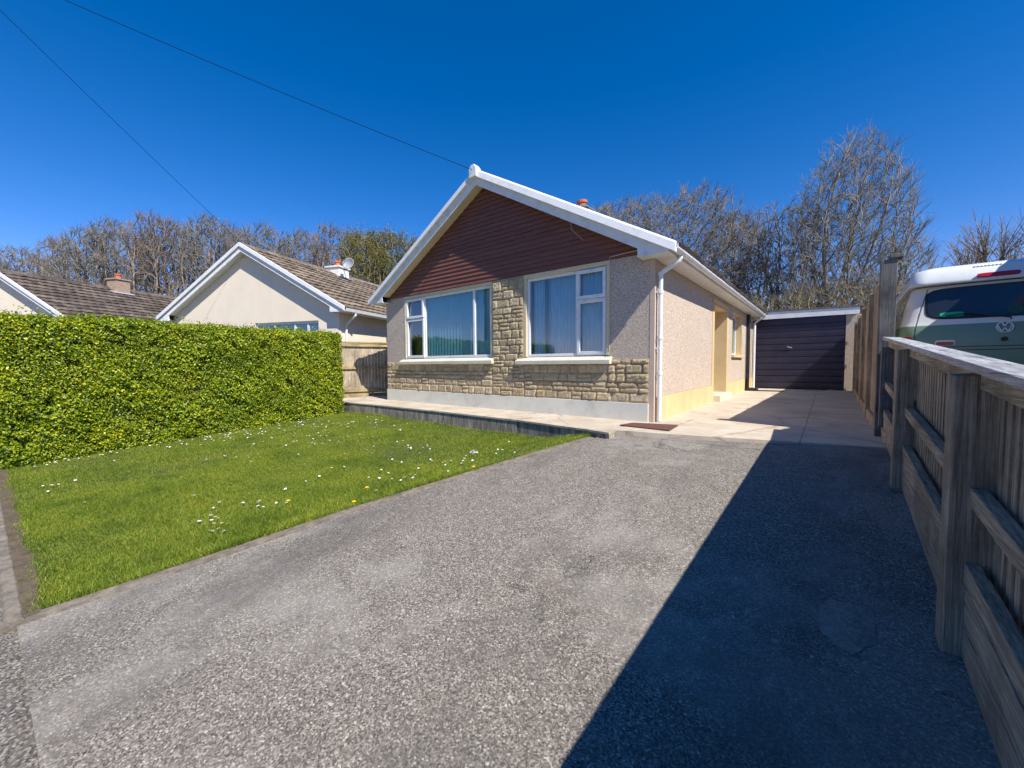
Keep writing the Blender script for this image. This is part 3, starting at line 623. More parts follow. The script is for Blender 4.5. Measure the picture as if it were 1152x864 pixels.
# side wall with porch recess and window openings
SD = [(.0, 4.02, .4, 2.53), (5.72, 6.40, .4, 2.53), (4.02, 5.72, 2.33, 2.53), (6.40, 8.02, .4, 1.12), (6.40, 8.02, 2.36, 2.53), (8.02, LEN, .4, 2.53)]
for a, b, z0, z1 in SD: fw.box((-.25, max(a, .25) if a == 0 else a, z0), (0, b, z1))
fw.box((-.25, .0005, .4), (-.0, .25, 2.64)) if False else None
fw.box((-.07, .07, .4), (0, .25, 2.53))
fw.build('wall', pebble, H)
qs = MB(); qs.box((-.07, -.004, .0), (.004, .07, 2.55)); qs.build('corner_strip', quoin, H)
pl = MB(); pl.box((-7.05, -.030, 0), (-.075, .25, .298)); pl.build('front_plinth', pale_plinth, H, bevel=.006)
sp = MB(); sp.box((-.25, .072, 0), (.014, 4.02, .395)); sp.box((-.25, 5.72, 0), (.014, 8.75, .395)); sp.box((-.25, 8.9, 0), (.014, LEN, .395))
sp.build('side_plinth', cream, H, bevel=.004)
# gable cladding: lapped boards
gb = MB(); z = 2.645; bh = .088
while z < 4.62:
    z1_ = min(z + bh, 4.66); hwid = (TOP - .2 - z)/SL; hw1 = max(.02, (TOP - .2 - z1_)/SL)
    x0a, x0b = max(-7.04, RX - hwid), min(0.0, RX + hwid); x1a, x1b = max(-7.04, RX - hw1), min(0.0, RX + hw1)
    gb.add([(x0a, -.040, z), (x0b, -.040, z), (x1b, -.022, z1_), (x1a, -.022, z1_), (x0a, .0, z), (x0b, .0, z), (x1b, .0, z1_), (x1a, .0, z1_)], [(0,1,2,3), (0,4,5,1), (1,5,6,2), (3,0,4,7), (4,7,6,5), (2,6,7,3)])
    z += bh
gb.build('gable_cladding', cladding_m, H)
gw = MB(); gw.prism_y([(-7.0, 2.645), (-.03, 2.645), (-.03, 2.75), (RX, TOP - .25), (-7.0, 2.75)], .002, .2); gw.build('gable_wall', mortar, H)

# stone cladding made of separate split blocks
def stones(mb, x0, x1, z0, z1, rg, yf=-.005):
    z = z0
    while z < z1 - .03:
        h = rg.choice([.085, .13, .15, .17]);
        if z + h > z1 - .06: h = z1 - z
        x = x0 + 0
        while x < x1 - .02:
            w_ = rg.uniform(.13, .33)
            if x + w_ > x1 - .09: w_ = x1 - x
            cells = [(x, z, w_, h)]
            if h > .12 and rg.random() < .3: s_ = h*rg.uniform(.38, .62); cells = [(x, z, w_, s_), (x, z+s_, w_, h-s_)]
            for (cx_, cz_, cw_, ch_) in cells:
                g = .0045; nx_, nz_ = max(3, int(cw_/.03)), max(3, int(ch_/.025)); dep = rg.uniform(.008, .022); vs = []
                tx_, tz_ = rg.uniform(-.006, .006), rg.uniform(-.006, .006)
                for j in range(nz_+1):
                    for i in range(nx_+1):
                        u_, v_ = i/nx_, j/nz_; e = min(u_, 1-u_, v_*ch_/cw_, (1-v_)*ch_/cw_); k = min(1, (min(i, nx_-i, j, nz_-j))/1.0)
                        yy_ = yf - (.010 + (dep + tx_*(u_-.5)*2 + tz_*(v_-.5)*2)*k*(.75 + .45*rg.random()) if k else .012)
                        vs.append((cx_ + g + (cw_-2*g)*u_ + (rg.uniform(-.003, .003)), yy_, cz_ + g + (ch_-2*g)*v_ + rg.uniform(-.002, .002)))
                fs = [(j*(nx_+1)+i, j*(nx_+1)+i+1, (j+1)*(nx_+1)+i+1, (j+1)*(nx_+1)+i) for j in range(nz_) for i in range(nx_)]
                n0 = len(vs); bd = [i for i in range(nx_+1)] + [(j+1)*(nx_+1)-1 for j in range(1, nz_+1)] + [nz_*(nx_+1)+i for i in range(nx_-1, -1, -1)] + [j*(nx_+1) for j in range(nz_-1, 0, -1)]
                vs += [(vs[b][0], .0, vs[b][2]) for b in bd]; nb = len(bd)
                fs += [(bd[k], bd[(k+1) % nb], n0+(k+1) % nb, n0+k) for k in range(nb)]
                mb.add(vs, fs)
            x += w_
        z += h
rs = random.Random(12); st = MB()
stones(st, -7.04, -3.33, .30, 1.005, rs); stones(st, -3.33, -2.50, .30, 1.005, rs); stones(st, -2.50, -.075, .30, 1.005, rs); stones(st, -3.31, -2.52, 1.01, 2.60, rs)
st.build('stone_cladding', stone, H)
mb_ = MB(); mb_.box((-7.04, -.006, .299), (-.072, -.0005, 1.006)); mb_.box((-3.33, -.0062, 1.007), (-2.50, -.0005, 2.62)); mb_.build('mortar_bed', mortar, H)

def wframe(mb, a, b, z0, z1, w_=.055, y0=.03, y1=.09):
    mb.box((a, y0, z0), (b, y1, z0 + w_)); mb.box((a, y0, z1 - w_), (b, y1, z1)); mb.box((a, y0+.0005, z0 + w_), (a + w_, y1-.0005, z1 - w_)); mb.box((b - w_, y0+.0005, z0 + w_), (b, y1-.0005, z1 - w_))
def curtain(a, b, z0, z1, y, fold, amp, seed):
    rg = np.random.default_rng(seed); n = int((b-a)/.006); xs = np.linspace(a, b, n); ph = np.cumsum(rg.uniform(.6, 1.4, n)) * (2*np.pi*.006/fold)
    V = []; 
    for zz in (z0, (z0+z1)/2, z1):
        A = amp*(1.15 if zz == z0 else .85)
        V.append(np.stack([xs + .3*amp*np.cos(ph), y + A*np.sin(ph), np.full(n, zz)], 1))
    V = np.concatenate(V); i = np.arange(n-1)[:, None]
    return V, np.concatenate([i + [0, 1, n+1, n], i + n + np.array([0, 1, n+1, n])])
def front_window(a, b, z0, z1, columns, curtains, sill):
    """columns: list of (x0,x1,transom z or None, opening)"""
    o = MB(); wframe(o, a, b, z0, z1, .05)
    for k_, (xa, xb, tz, op) in enumerate(columns):
        if k_: o.box((xa - .028, .031, z0 + .05), (xa + .028, .089, z1 - .05))
        if tz: o.box((xa + (.028 if k_ else .05), .032, tz - .028), (xb - (.05 if k_ == len(columns)-1 else .028), .088, tz + .028))
    fr = o.build('window', white_pvc, H, bevel=.004)
    for (xa, xb, tz, op) in columns:
        if op:
            s1 = MB(); wframe(s1, xa + .01, xb - .015, tz + .008, z1 - .02, .055, -.004, .045); s1.build('opening_casement', white_pvc, fr, bevel=.005)
            s2 = MB(); wframe(s2, xa + .01, xb - .015, z0 + .02, tz - .012, .055, .008, .055); s2.build('opening_casement', white_pvc, fr, bevel=.005)
    pn = MB(); pn.box((a + .03, .058, z0 + .03), (b - .03, .064, z1 - .03)); pn.build('pane', glass, fr)
    for ca in curtains:
        V, F = curtain(*ca[:6], ca[6], ca[7]); np_mesh(ca[8], V, F, ca[9], fr, smooth=True)
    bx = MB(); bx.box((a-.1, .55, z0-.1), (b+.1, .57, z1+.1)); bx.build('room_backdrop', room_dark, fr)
    tm = MB(); tm.box((a - .055, -.012, z1 + .004), (b + .055, .2, WTOP - .004)); tm.box((a - .055, -.006, z0), (a - .003, .12, z1 + .003)); tm.box((b + .003, -.006, z0), (b + .055, .12, z1 + .003)); tm.build('timber_surround', cream_trim, fr, bevel=.003)
    sm = MB(); sm.prism_x([(-.11, z0 - .075), (-.11, z0 - .145), (.03, z0 - .145), (.03, z0 - .008), (-.02, z0 - .030)], sill[0], sill[1]); sm.build('sill', pale_sill, fr, bevel=.005)
    return fr
pale_sill = two('painted_sill', (.55, .52, .42), (.66, .62, .50), 3, .6, bump=.15, bscale=40, dirt=((.4, .4, .34), 4, .4))
front_window(*WR, [(-2.45, -1.37, None, 0), (-1.37, -.80, 2.045, 1)], [(-2.40, -.84, 1.05, 2.56, .17, .075, .020, 3, 'net_curtain', curtain_m), (-2.12, -2.02, 1.05, 2.56, .135, .05, .012, 8, 'curtain_edge', curtain_dark)], (-2.66, -.69))
front_window(*WL, [(-6.22, -5.52, 2.07, 1), (-5.52, -3.88, None, 0), (-3.88, -3.37, None, 0)], [(-5.6, -3.4, 1.05, 2.57, .17, .10, .024, 5, 'vertical_blind', curtain_teal)], (-6.40, -3.27))

# side window and porch
sw = MB(); 
for (a, b) in ((6.42, 7.98),):
    sw.box((-.20, a, 1.16), (-.15, b, 1.21)); sw.box((-.20, a, 2.30), (-.15, b, 2.35)); sw.box((-.199, a, 1.21), (-.151, a+.06, 2.30)); sw.box((-.199, b-.06, 1.21), (-.151, b, 2.30)); sw.box((-.198, 7.0, 1.21), (-.152, 7.06, 2.30)); sw.box((-.198, a+.06, 1.86), (-.152, 7.0, 1.92))
so2 = sw.build('side_window', white_pvc, H, bevel=.004)
pn = MB(); pn.box((-.178, 6.45, 1.18), (-.172, 7.95, 2.32)); pn.build('pane', glass, so2)
bl = MB(); bl.box((-.26, 6.4, 1.1), (-.25, 8.0, 2.36)); bl.build('blind', curtain_teal, so2)
rv = MB(); rv.box((-.22, 6.3995, 1.121), (.006, 6.418, 2.359)); rv.box((-.22, 8.002, 1.121), (.006, 8.03, 2.359)); rv.box((-.22, 6.419, 2.352), (.005, 8.001, 2.362)); rv.build('window_reveal', cream, so2)
sl2 = MB(); sl2.box((-.19, 6.34, 1.085), (.07, 8.08, 1.158)); sl2.build('sill', cream, so2, bevel=.005)
pr = MB()
pr.box((-1.15, 4.02, 0), (.012, 4.13, 2.30)); pr.box((-1.15, 5.62, 0), (.012, 5.72, 2.30)); pr.box((-1.15, 4.13, 2.28), (.010, 5.62, 2.33))
pr.box((-.002, 3.93, .396), (.014, 4.019, 2.40)); pr.box((-.002, 5.721, .396), (.014, 5.80, 2.40)); pr.box((-.002, 3.93, 2.335), (.0145, 5.80, 2.42))
po = pr.build('porch', cream, H)
stp = MB(); stp.box((-1.1, 4.131, 0), (.16, 5.619, .155)); stp.build('step', pale_sill, po, bevel=.01)
dr = MB(); dr.box((-1.2, 4.13, .15), (-1.1, 5.62, 2.28)); dr.build('front_door', white_pvc, po)

# roof, barge boards, soffit, gutter
rf = MB(); rr = random.Random(2)
for s in (-1, 1):
    rf.prism_y([(RX, TOP - .05), (RX + s*EV, zr(RX + s*EV) - .05), (RX + s*EV, zr(RX + s*EV) - .11), (RX, TOP - .11)], -.22, LEN + .2)
    tiled(rf, RX, TOP - .05, RX + s*EV, zr(RX + s*EV) - .05, -.235, LEN + .22, rr)
for j in range(int((LEN + .3)/.45)):
    y = -.20 + j*.45; rf.prism_y([(RX-.12, TOP-.09), (RX-.06, TOP-.02), (RX, TOP), (RX+.06, TOP-.02), (RX+.12, TOP-.09)], y, y+.44)
rf.build('roof', tile_grey, H)
BZ = zr(RX + EV)
for s in (-1, 1):
    vc = MB(); e1 = RX + s*(EV + .0)
    o0, o1 = TOP + .005, BZ + .005
    vc.add([(RX, -.30, o0-.03), (e1, -.30, o1-.03), (e1, -.27, o1), (RX, -.27, o0), (e1, -.21, o1+.004), (RX, -.21, o0+.004), (RX, -.315, o0-.15), (e1, -.315, o1-.15), (RX, -.22, o0-.15), (e1, -.22, o1-.15)],
           [(0,1,2,3), (3,2,4,5), (6,7,1,0), (8,9,7,6), (5,4,9,8), (1,7,9,4,2), (0,3,5,8,6)])
    vc.build('verge_trim', white_pvc, H)
    bb = MB(); xi = RX + s*3.335; xo = RX + s*3.80
    bb.prism_y([(RX, TOP - .14), (xo, zr(xo) - .14), (xo, 2.535), (xi, 2.535), (xi, zr(xi) - .31), (RX, TOP - .31)], -.25, -.228)
    bb.build('bargeboard', white_paint, H, bevel=.003)
    sf = MB(); sf.prism_y([(RX, TOP - .285), (xi, zr(xi) - .285), (xi, zr(xi) - .295), (RX, TOP - .295)], -.228, -.002); sf.build('verge_soffit', cream_trim, H)
    s3 = MB(); xw = RX + s*3.50; s3.box((xi, -.228, 2.537), (xo, -.001, 2.55)); s3.box((xw, 0, 2.5315), (xo, LEN + .2, 2.5465)); s3.build('eaves_soffit', white_paint, H)
    s4 = MB(); s4.box((xo - .004, -.228, 2.515), (xo + .02, LEN + .2, 2.66)); s4.build('fascia', white_paint, H)
    g0 = xo + s*.021; g1 = xo + s*.125; gt = MB(); zt = BZ - .02
    gt.prism_y([(g0, zt), (g0, zt-.075), (g0+s*.02, zt-.095), (g1-s*.03, zt-.095), (g1-s*.004, zt-.06), (g1, zt), (g1-s*.008, zt), (g1-s*.015, zt-.055), (g1-s*.035, zt-.085), (g0+s*.012, zt-.085), (g0+s*.006, zt)], -.24, LEN + .2)
    for k_ in range(12):
        y = .5 + k_*.85; gt.prism_y([(g0, zt+.004), (g0, zt-.08), (g0+s*.015, zt-.10), (g1-s*.03, zt-.10), (g1+s*.002, zt-.06), (g1+s*.004, zt+.004)], y, y+.02)
    gt.build('gutter', white_pvc, H)
ek = MB(); ek.prism_y([(RX-.10, TOP-.19), (RX+.10, TOP-.19), (RX+.10, TOP-.02), (RX+.045, TOP+.055), (RX-.045, TOP+.055), (RX-.10, TOP-.02)], -.345, -.20); ek.build('ridge_end_cap', white_pvc, H, bevel=.01)
dp = MB(); dp.tube([(.335, .12, 2.60), (.335, .12, 2.50), (.315, .115, 2.465), (.105, .075, 2.34), (.068, .07, 2.30), (.066, .07, .03)], .034, 10)
for z in (2.28, 1.3, 2.0, .75): dp.tube([(.066, .07, z), (.066, .07, z+.05)], .043, 10)
for z in (1.15, 2.02): dp.box((.0, .03, z), (.07, .115, z+.02))
dp.build('downpipe', white_pvc, H, smooth=False)
d2 = MB(); d2.tube([(.07, 8.85, 2.5), (.07, 8.85, .02)], .055, 10); d2.box((-.0, 8.7, .01), (.35, 9.15, .10)); d2.build('soil_pipe', black_m, H)
d3 = MB(); d3.tube([(.30, 9.9, 2.52), (.28, 9.95, 2.45), (.1, 10.0, 2.3), (.1, 10.0, .05)], .04, 8); d3.build('downpipe', white_pvc, H)
# thin alarm cable beside the right window
cb = MB(); cb.tube([(-.235, -.03, 2.70), (-.5, -.045, 2.685), (-.72, -.045, 2.67), (-.733, -.044, 2.62), (-.733, -.018, 2.58), (-.733, -.010, 1.2), (-.745, -.014, 1.12), (-.78, -.03, 1.09)], .005, 6)
cb.build('cable', cream_trim, H)
c2 = MB(); c2.tube([(-1.32, -.262, 3.33), (-1.322, -.262, 3.20), (-1.25, -.262, 3.12), (-1.2, -.05, 3.03)], .004, 6); c2.build('cable', lead_m, H)
# chimney behind the ridge, only its pot shows
cb = MB(); cb.box((-3.3, 3.0, 3.9), (-2.75, 3.55, 4.92)); ch = cb.build('chimney', brick_m, H)
pb = MB(); pb.tube([(-3.03, 3.27, 4.92), (-3.03, 3.27, 5.12), (-3.03, 3.27, 5.13), (-3.03, 3.27, 5.19)], [.13, .115, .145, .14], 14); pb.build('chimney_pot', terracotta, ch)
pb = MB(); pb.prism_y([(-3.32, 4.915), (-2.73, 4.915), (-2.80, 4.98), (-3.25, 4.98)], 2.98, 3.57); pb.build('flaunching', lead_m, ch)

# doormat / cover on the paving corner
mt = MB(); mt.prism_z([(-.27, -.66), (-.20, -.34), (.42, -.17), (.46, -.72)], .013, .030)
tag(mt.build('door_mat', mat_maroon, bevel=.004), 'flat maroon mat lying on the paving at the corner of the main bungalow', 'mat')
dm = MB(); dm.box((.35, 8.75, .013), (1.05, 9.05, .03)); tag(dm.build('drain_cover', black_m), 'dark strip cover let into the paving near the garage door', 'drain cover')

# ---------------------------------------------------------------- garage
G = thing('garage', 'flat roofed garage with dark ribbed up and over door behind the side paving', 'garage', (0, 10.45, 0))
g = MB(); g.box((-.16, .02, 0), (-.03, 5, 2.44)); g.box((2.56, .02, 0), (2.95, 5, 2.44)); g.box((-.03, 4.8, 0), (2.56, 5, 2.44)); g.build('wall', pebble, G)
g = MB(); g.add([(-.22, -.06, 2.45), (2.88, -.06, 2.45), (2.88, -.06, 2.66), (-.22, -.06, 2.70), (-.22, -.03, 2.45), (2.88, -.03, 2.45), (2.88, -.03, 2.66), (-.22, -.03, 2.70)], [(0,1,2,3), (4,7,6,5), (0,4,5,1), (1,5,6,2), (2,6,7,3), (3,7,4,0)]); g.build('fascia', white_pvc, G)
g = MB(); g.add([(-.26, -.08, 2.705), (3.0, -.08, 2.665), (3.0, 5.1, 2.72), (-.26, 5.1, 2.76), (-.26, -.08, 2.75), (3.0, -.08, 2.71), (3.0, 5.1, 2.80), (-.26, 5.1, 2.84)], [(0,1,2,3), (4,7,6,5), (0,4,5,1), (1,5,6,2), (2,6,7,3), (3,7,4,0)]); g.build('roof', roof_felt, G)
g = MB(); prof = []; n_ = 11; z0, z1 = .015, 2.43; hh = (z1-z0)/n_
for i in range(n_):
    a = z0 + i*hh; prof += [(.052, a), (.052, a + .008), (.030, a + .022), (.026, a + hh*.5), (.030, a + hh - .004), (.034, a + hh - .001)]
pts = prof + [(.1, z1), (.1, z0)]
g.prism_x(pts, -.028, 2.558); gd = g.build('garage_door', garage_m, G)
g = MB(); g.bar((1.02, .0, 1.475), (1.16, -.0, 1.43), .02, .03); g.tube([(1.09, .035, 1.45), (1.09, -.005, 1.45)], .02, 8); g.build('handle', metal_m, gd)

# ---------------------------------------------------------------- timber fences on the right
FX = lambda y: 2.575 + .0155*y
lf = thing('low_fence', 'low weathered timber fence with square posts and sloping top rail beside the drive', 'fence', (0, 0, 0))
zt_ = lambda y: 1.108 + .075*(y + 1.4)     # top of the rail
gz = lambda y: zg(y)
posts = [(-3.72, .170, .125), (-1.64, .160, .125), (-5.80, .118, .125), (-7.9, .118, .125)]
for k_, (y, w_, d_) in enumerate(posts):
    x = FX(y); p = MB(); top = zt_(y) - .055
    p.add([(x, y, gz(y)-.1), (x+w_, y, gz(y)-.1), (x+w_, y+d_, gz(y)-.1), (x, y+d_, gz(y)-.1), (x+.004, y+.002, top-.012), (x+w_-.002, y+.001, top), (x+w_, y+d_, top+.004), (x+.003, y+d_, top-.004)], [(0,3,2,1), (4,5,6,7), (0,1,5,4), (1,2,6,5), (2,3,7,6), (3,0,4,7)])
    p.build('post', wood_v, lf, bevel=.006)
p = MB(); x = FX(.1); p.box((x+.02, .12, .16), (x+.14, .22, 1.10)); p.build('post', wood_g, lf, bevel=.008)
cap = MB(); ya, yb = -8.2, .05
cap.add([(FX(ya)+.02, ya, zt_(ya)-.035), (FX(ya)+.165, ya, zt_(ya)-.035), (FX(ya)+.165, ya, zt_(ya)-.012), (FX(ya)+.02, ya, zt_(ya)), (FX(yb)+.02, yb, zt_(yb)-.035), (FX(yb)+.165, yb, zt_(yb)-.035), (FX(yb)+.165, yb, zt_(yb)-.012), (FX(yb)+.02, yb, zt_(yb))],
        [(0,1,2,3), (7,6,5,4), (0,4,5,1), (1,5,6,2), (2,6,7,3), (3,7,4,0)])
cap.build('top_rail', wood_cap, lf, bevel=.005)
bays = [(-1.52, .40), (-3.60, -1.64), (-5.68, -3.72), (-7.8, -5.80)]
for (a, b) in bays:
    rb = min(b, .12)
    for dz, hh, xo_, th in ((-.055, .085, .075, .045), (-.55, .075, .06, .05), (-.87, .09, .055, .05)):
        r_ = MB(); r_.bar((FX(a)+xo_+th/2, a, zt_(a)+dz-hh/2+.02), (FX(rb)+xo_+th/2, rb, zt_(rb)+dz-hh/2+.02), th, hh); r_.build('rail', wood_y, lf, bevel=.004)
    sp_ = MB(); y = a - .125; rg = random.Random(int(abs(a)*100))
    while y < b - .05:
        sp_.box((FX(y)+.127, y, gz(y) + .20), (FX(y)+.143, y+.046, zt_(y)-.04)); sp_.box((FX(y)+.160, y+.034, gz(y) + .20), (FX(y)+.176, y+.112, zt_(y)-.04)); y += .088 + rg.uniform(-.003, .003)
    sp_.build('slat_panel', wood_v, lf, bevel=.002)
    for k_ in range(2):
        gbd = MB(); z0 = .005 + k_*.155; z1_ = z0 + .150
        A = lambda y, z: (FX(y)+.055, y, gz(y)+z)
        gbd.add([(FX(a)+.06, a, gz(a)+z0), (FX(a)+.10, a, gz(a)+z0), (FX(a)+.10, a, gz(a)+z1_), (FX(a)+.06, a, gz(a)+z1_), (FX(b)+.06, b, gz(b)+z0), (FX(b)+.10, b, gz(b)+z0), (FX(b)+.10, b, gz(b)+z1_), (FX(b)+.06, b, gz(b)+z1_)], [(0,1,2,3), (7,6,5,4), (0,4,5,1), (1,5,6,2), (2,6,7,3), (3,7,4,0)])
        gbd.build('gravel_board', wood_y, lf, bevel=.005)

tf = thing('tall_fence', 'tall weathered timber fence with upright posts running beside the paving to the garage', 'fence', (0, 0, 0))
for k_, (y, w_, top) in enumerate([(.40, .15, 2.17), (2.5, .12, 2.05), (4.72, .12, 2.05), (7.04, .12, 2.12), (9.2, .12, 2.12)]):
    x = FX(y); p = MB()
    p.add([(x, y, -.05), (x+w_, y, -.05), (x+w_, y+.12, -.05), (x, y+.12, -.05), (x, y, top-.02), (x+w_, y, top), (x+w_, y+.12, top+.01), (x, y+.12, top)], [(0,3,2,1), (4,5,6,7), (0,1,5,4), (1,2,6,5), (2,3,7,6), (3,0,4,7)])
    p.build('post', wood_g if k_ == 0 else wood_v, tf, bevel=.006)
p = MB(); p.box((2.58+.08, .385, 2.165), (2.58+.20, .56, 2.215)); p.build('post_cap', wood_g, tf, bevel=.006)
for a, b in [(.52, 2.5), (2.62, 4.72), (4.84, 7.04), (7.16, 9.2), (9.32, 10.4)]:
    pn = MB(); y = a + .003; rg = random.Random(int(a*77))
    while y < b - .02:
        e_ = min(y + .118, b - .002); pn.box((FX(y)+.060, y, .16), (FX(y)+.078 + rg.uniform(0, .004), e_, 2.06 + rg.uniform(-.01, .01))); pn.box((FX(y)+.079+.005, y + .05, .16), (FX(y)+.097, min(e_ + .05, b-.002), 2.05)); y += .122
    pn.build('board_panel', wood_v, tf, bevel=.002)
    for z in (.35, 1.1, 1.85):
        r_ = MB(); r_.bar((FX(a)+.125, a, z), (FX(b)+.125, b, z), .045, .09); r_.build('rail', wood_y, tf)
    gbd = MB(); gbd.box((FX(a)+.045, a, .0), (FX(b)+.08, b, .155)); gbd.build('gravel_board', wood_y, tf, bevel=.004)

# boundary fence on the far left, between hedge and bungalow
bf = thing('boundary_fence', 'pale close boarded fence between the end of the hedge and the main bungalow', 'fence', (-9.0, -.55, 0), math.atan2(1.30, .42) - math.pi/2)
def boarded(par, L, top, boards=.095, z0=.10):
    pn = MB(); y = 0; rg = random.Random(9)
    while y < L: pn.box((-.045, y, z0), (-.06 - rg.uniform(0, .006), y + boards - .005, top - .04 + rg.uniform(-.006, .006))); y += boards
    pn.build('board_panel', pale_wood, par, bevel=.002)
    for z in (z0 + .09, (z0+top)/2, top - .10): r_ = MB(); r_.box((.012, 0, z - .045), (-.043, L, z + .045)); r_.build('rail', pale_rail, par, bevel=.004)
    r_ = MB(); r_.box((.02, 0, top-.04), (-.09, L, top)); r_.build('top_cap', pale_rail, par, bevel=.004)
    r_ = MB(); r_.box((.0, 0, -.3), (-.06, L, z0 - .005)); r_.build('gravel_board', pale_rail, par)
boarded(bf, 1.62, 1.63)
p = MB(); p.box((-.10, 1.62, -.2), (.0, 1.72, 2.10)); p.build('post', wood_g, bf, bevel=.006)
ff = thing('boundary_fence', 'far grey boarded fence running on behind the bungalow wall beyond the dark post', 'fence', (-8.42, 1.18, 0), T22)
pn = MB(); y = .1; rg = random.Random(4)
while y < 7: pn.box((-.02, y, .0), (-.035, y + .14, 1.95 + rg.uniform(-.01, .01))); y += .145
pn.build('board_panel', wood_g, ff, bevel=.003)
for z in (.5, 1.7): r_ = MB(); r_.box((-.018, .1, z), (.03, 7, z + .09)); r_.build('rail', wood_g, ff)

# ---------------------------------------------------------------- camper van on the next drive
van_white = two('van_white_paint', (.66, .69, .70), (.70, .73, .74), 1.5, .25, spec=.5, dirt=((.5, .5, .46), 2.5, .25))
van_green = two('van_sage_green_paint', (.16, .27, .20), (.175, .29, .215), 1.5, .25, spec=.5, dirt=((.2, .25, .2), 2.5, .25))
red_lens = NT('red_lens').col((.35, .01, .03), .2)
rubber = two('tyre_rubber', (.02, .02, .02), (.04, .04, .04), 8, .85)
green_sticker = NT('green_sticker').col((.01, .42, .19), .5); chrome = NT('chrome').col((.75, .77, .8), .12, 1); white_badge = NT('pale_badge').col((.75, .77, .8), .3)
V = thing('camper_van', 'white and sage green camper van with pop top roof parked beyond the fence', 'van', (3.85, 1.62, .28), rad(-2))
VL = 4.85
ZW = [(.22, .88, .10), (.34, .93, .02), (.62, .95, .0), (.90, .955, .0), (1.05, .95, .01), (1.145, .94, .03), (1.155, .935, .035), (1.21, .925, .05), (1.30, .905, .08), (1.5, .865, .125), (1.66, .825, .165), (1.69, .80, .175), (1.70, .78, .20), (1.74, .76, .20)]
def prof(z):
    zs = [q[0] for q in ZW]; return float(np.interp(z, zs, [q[1] for q in ZW])), float(np.interp(z, zs, [q[2] for q in ZW]))
def ring(z, w_, yr, yf, n=72, ex=11):
    out = []; yc = (yr + yf)/2; l = (yf - yr)/2
    for k in range(n):
        a = 2*math.pi*k/n; c, s = math.cos(a), math.sin(a); m = (abs(c)**ex + abs(s)**ex)**(-1/ex); X, Y = c*m, s*m
        out.append((w_*X, yc + l*Y + .05*(1-math.cos(min(1, abs(X))*math.pi/2*1.0))*(1 if Y < 0 else -1)*-0 , z))
    return out
def ring2(z):
    w_, yr = prof(z); yf = VL - (.0 if z < .8 else (z-.8)*1.25)
    # rounded rectangle with even corner points, rear bowed a little
    r_ = .13; pts = []
    def arc(cx_, cy_, a0, a1, rr_, n=7):
        for i in range(n): a = a0 + (a1-a0)*i/(n-1); pts.append((cx_ + rr_*math.cos(a), cy_ + rr_*math.sin(a)))
    y0_, y1_ = yr, yf; rf_ = .35
    for i in range(13): pts.append((-w_ + r_ + (2*w_-2*r_)*i/12, y0_))
    arc(w_-r_, y0_+r_, -math.pi/2, 0, r_)
    for i in range(1, 10): pts.append((w_, y0_ + r_ + (y1_-rf_-y0_-r_)*i/10))
    arc(w_-rf_, y1_-rf_, 0, math.pi/2, rf_)
    for i in range(1, 12): pts.append((w_ - rf_ - (2*w_-2*rf_)*i/12, y1_))
    arc(-w_+rf_, y1_-rf_, math.pi/2, math.pi, rf_)
    for i in range(1, 10): pts.append((-w_, y1_ - rf_ - (y1_-rf_-y0_-r_)*i/10))
    arc(-w_+r_, y0_+r_, math.pi, 1.5*math.pi, r_)
    return [(x, y + (.07*(x/w_)**2 * max(0, 1 - (y-yr)/1.2) if True else 0), z) for x, y in pts]
def rear_y(x, z):
    w_, yr = prof(z); ax = abs(x); r_ = .13; y = yr
    if ax > w_ - r_: d = min(r_, ax - (w_-r_)); y += r_ - math.sqrt(max(0, r_*r_ - d*d))
    return y + .07*(x/w_)**2 * max(0, 1 - (y-yr)/1.2)
vb = MB(); rings = [ring2(q[0]) for q in ZW]; n_ = len(rings[0])
vs = [p for r_ in rings for p in r_]; vb.v = vs
for i in range(len(rings)-1):
    mi = 2 if ZW[i+1][0] <= .34 else (1 if ZW[i+1][0] <= 1.146 else (2 if ZW[i][0] >= 1.69 else 0))
    for k in range(n_): vb.f.append((i*n_+k, i*n_+(k+1)%n_, (i+1)*n_+(k+1)%n_, (i+1)*n_+k)); vb.m.append(mi)
vb.f.append(tuple(range(n_))); vb.m.append(2); vb.f.append(tuple((len(rings)-1)*n_+k for k in range(n_))); vb.m.append(0)
body = vb.build('body', None, V, smooth=True, mats=[van_white, van_green, black_m])
es = body.modifiers.new('e', 'EDGE_SPLIT'); es.split_angle = rad(50)
# pop top
pt_ = MB(); R = []
for z, w_, y0_, y1_ in [(1.70, .86, .10, 3.35), (1.715, .865, .095, 3.36), (1.74, .862, .10, 3.34), (1.80, .85, .13, 3.30), (1.88, .825, .18, 3.2), (1.93, .79, .23, 3.1), (1.965, .70, .33, 2.95), (1.985, .45, .55, 2.7)]:
    q = []; r_ = min(.16, w_*.4)
    for cx_, cy_, a0 in ((w_-r_, y0_+r_, -90), (w_-r_, y1_-r_, 0), (-w_+r_, y1_-r_, 90), (-w_+r_, y0_+r_, 180)):
        for i in range(8): a = rad(a0 + 90*i/7); q.append((cx_ + r_*math.cos(a), cy_ + r_*math.sin(a), z))
    R.append(q)
n2 = len(R[0]); pt_.v = [p for q in R for p in q]
for i in range(len(R)-1):
    for k in range(n2): pt_.f.append((i*n2+k, i*n2+(k+1)%n2, (i+1)*n2+(k+1)%n2, (i+1)*n2+k)); pt_.m.append(0)
pt_.f.append(tuple(range(n2))); pt_.m.append(0); pt_.f.append(tuple((len(R)-1)*n2+k for k in range(n2))); pt_.m.append(0)
top_ = pt_.build('pop_top_roof', van_white, V, smooth=True)
es = top_.modifiers.new('e', 'EDGE_SPLIT'); es.split_angle = rad(60)
lt = MB()
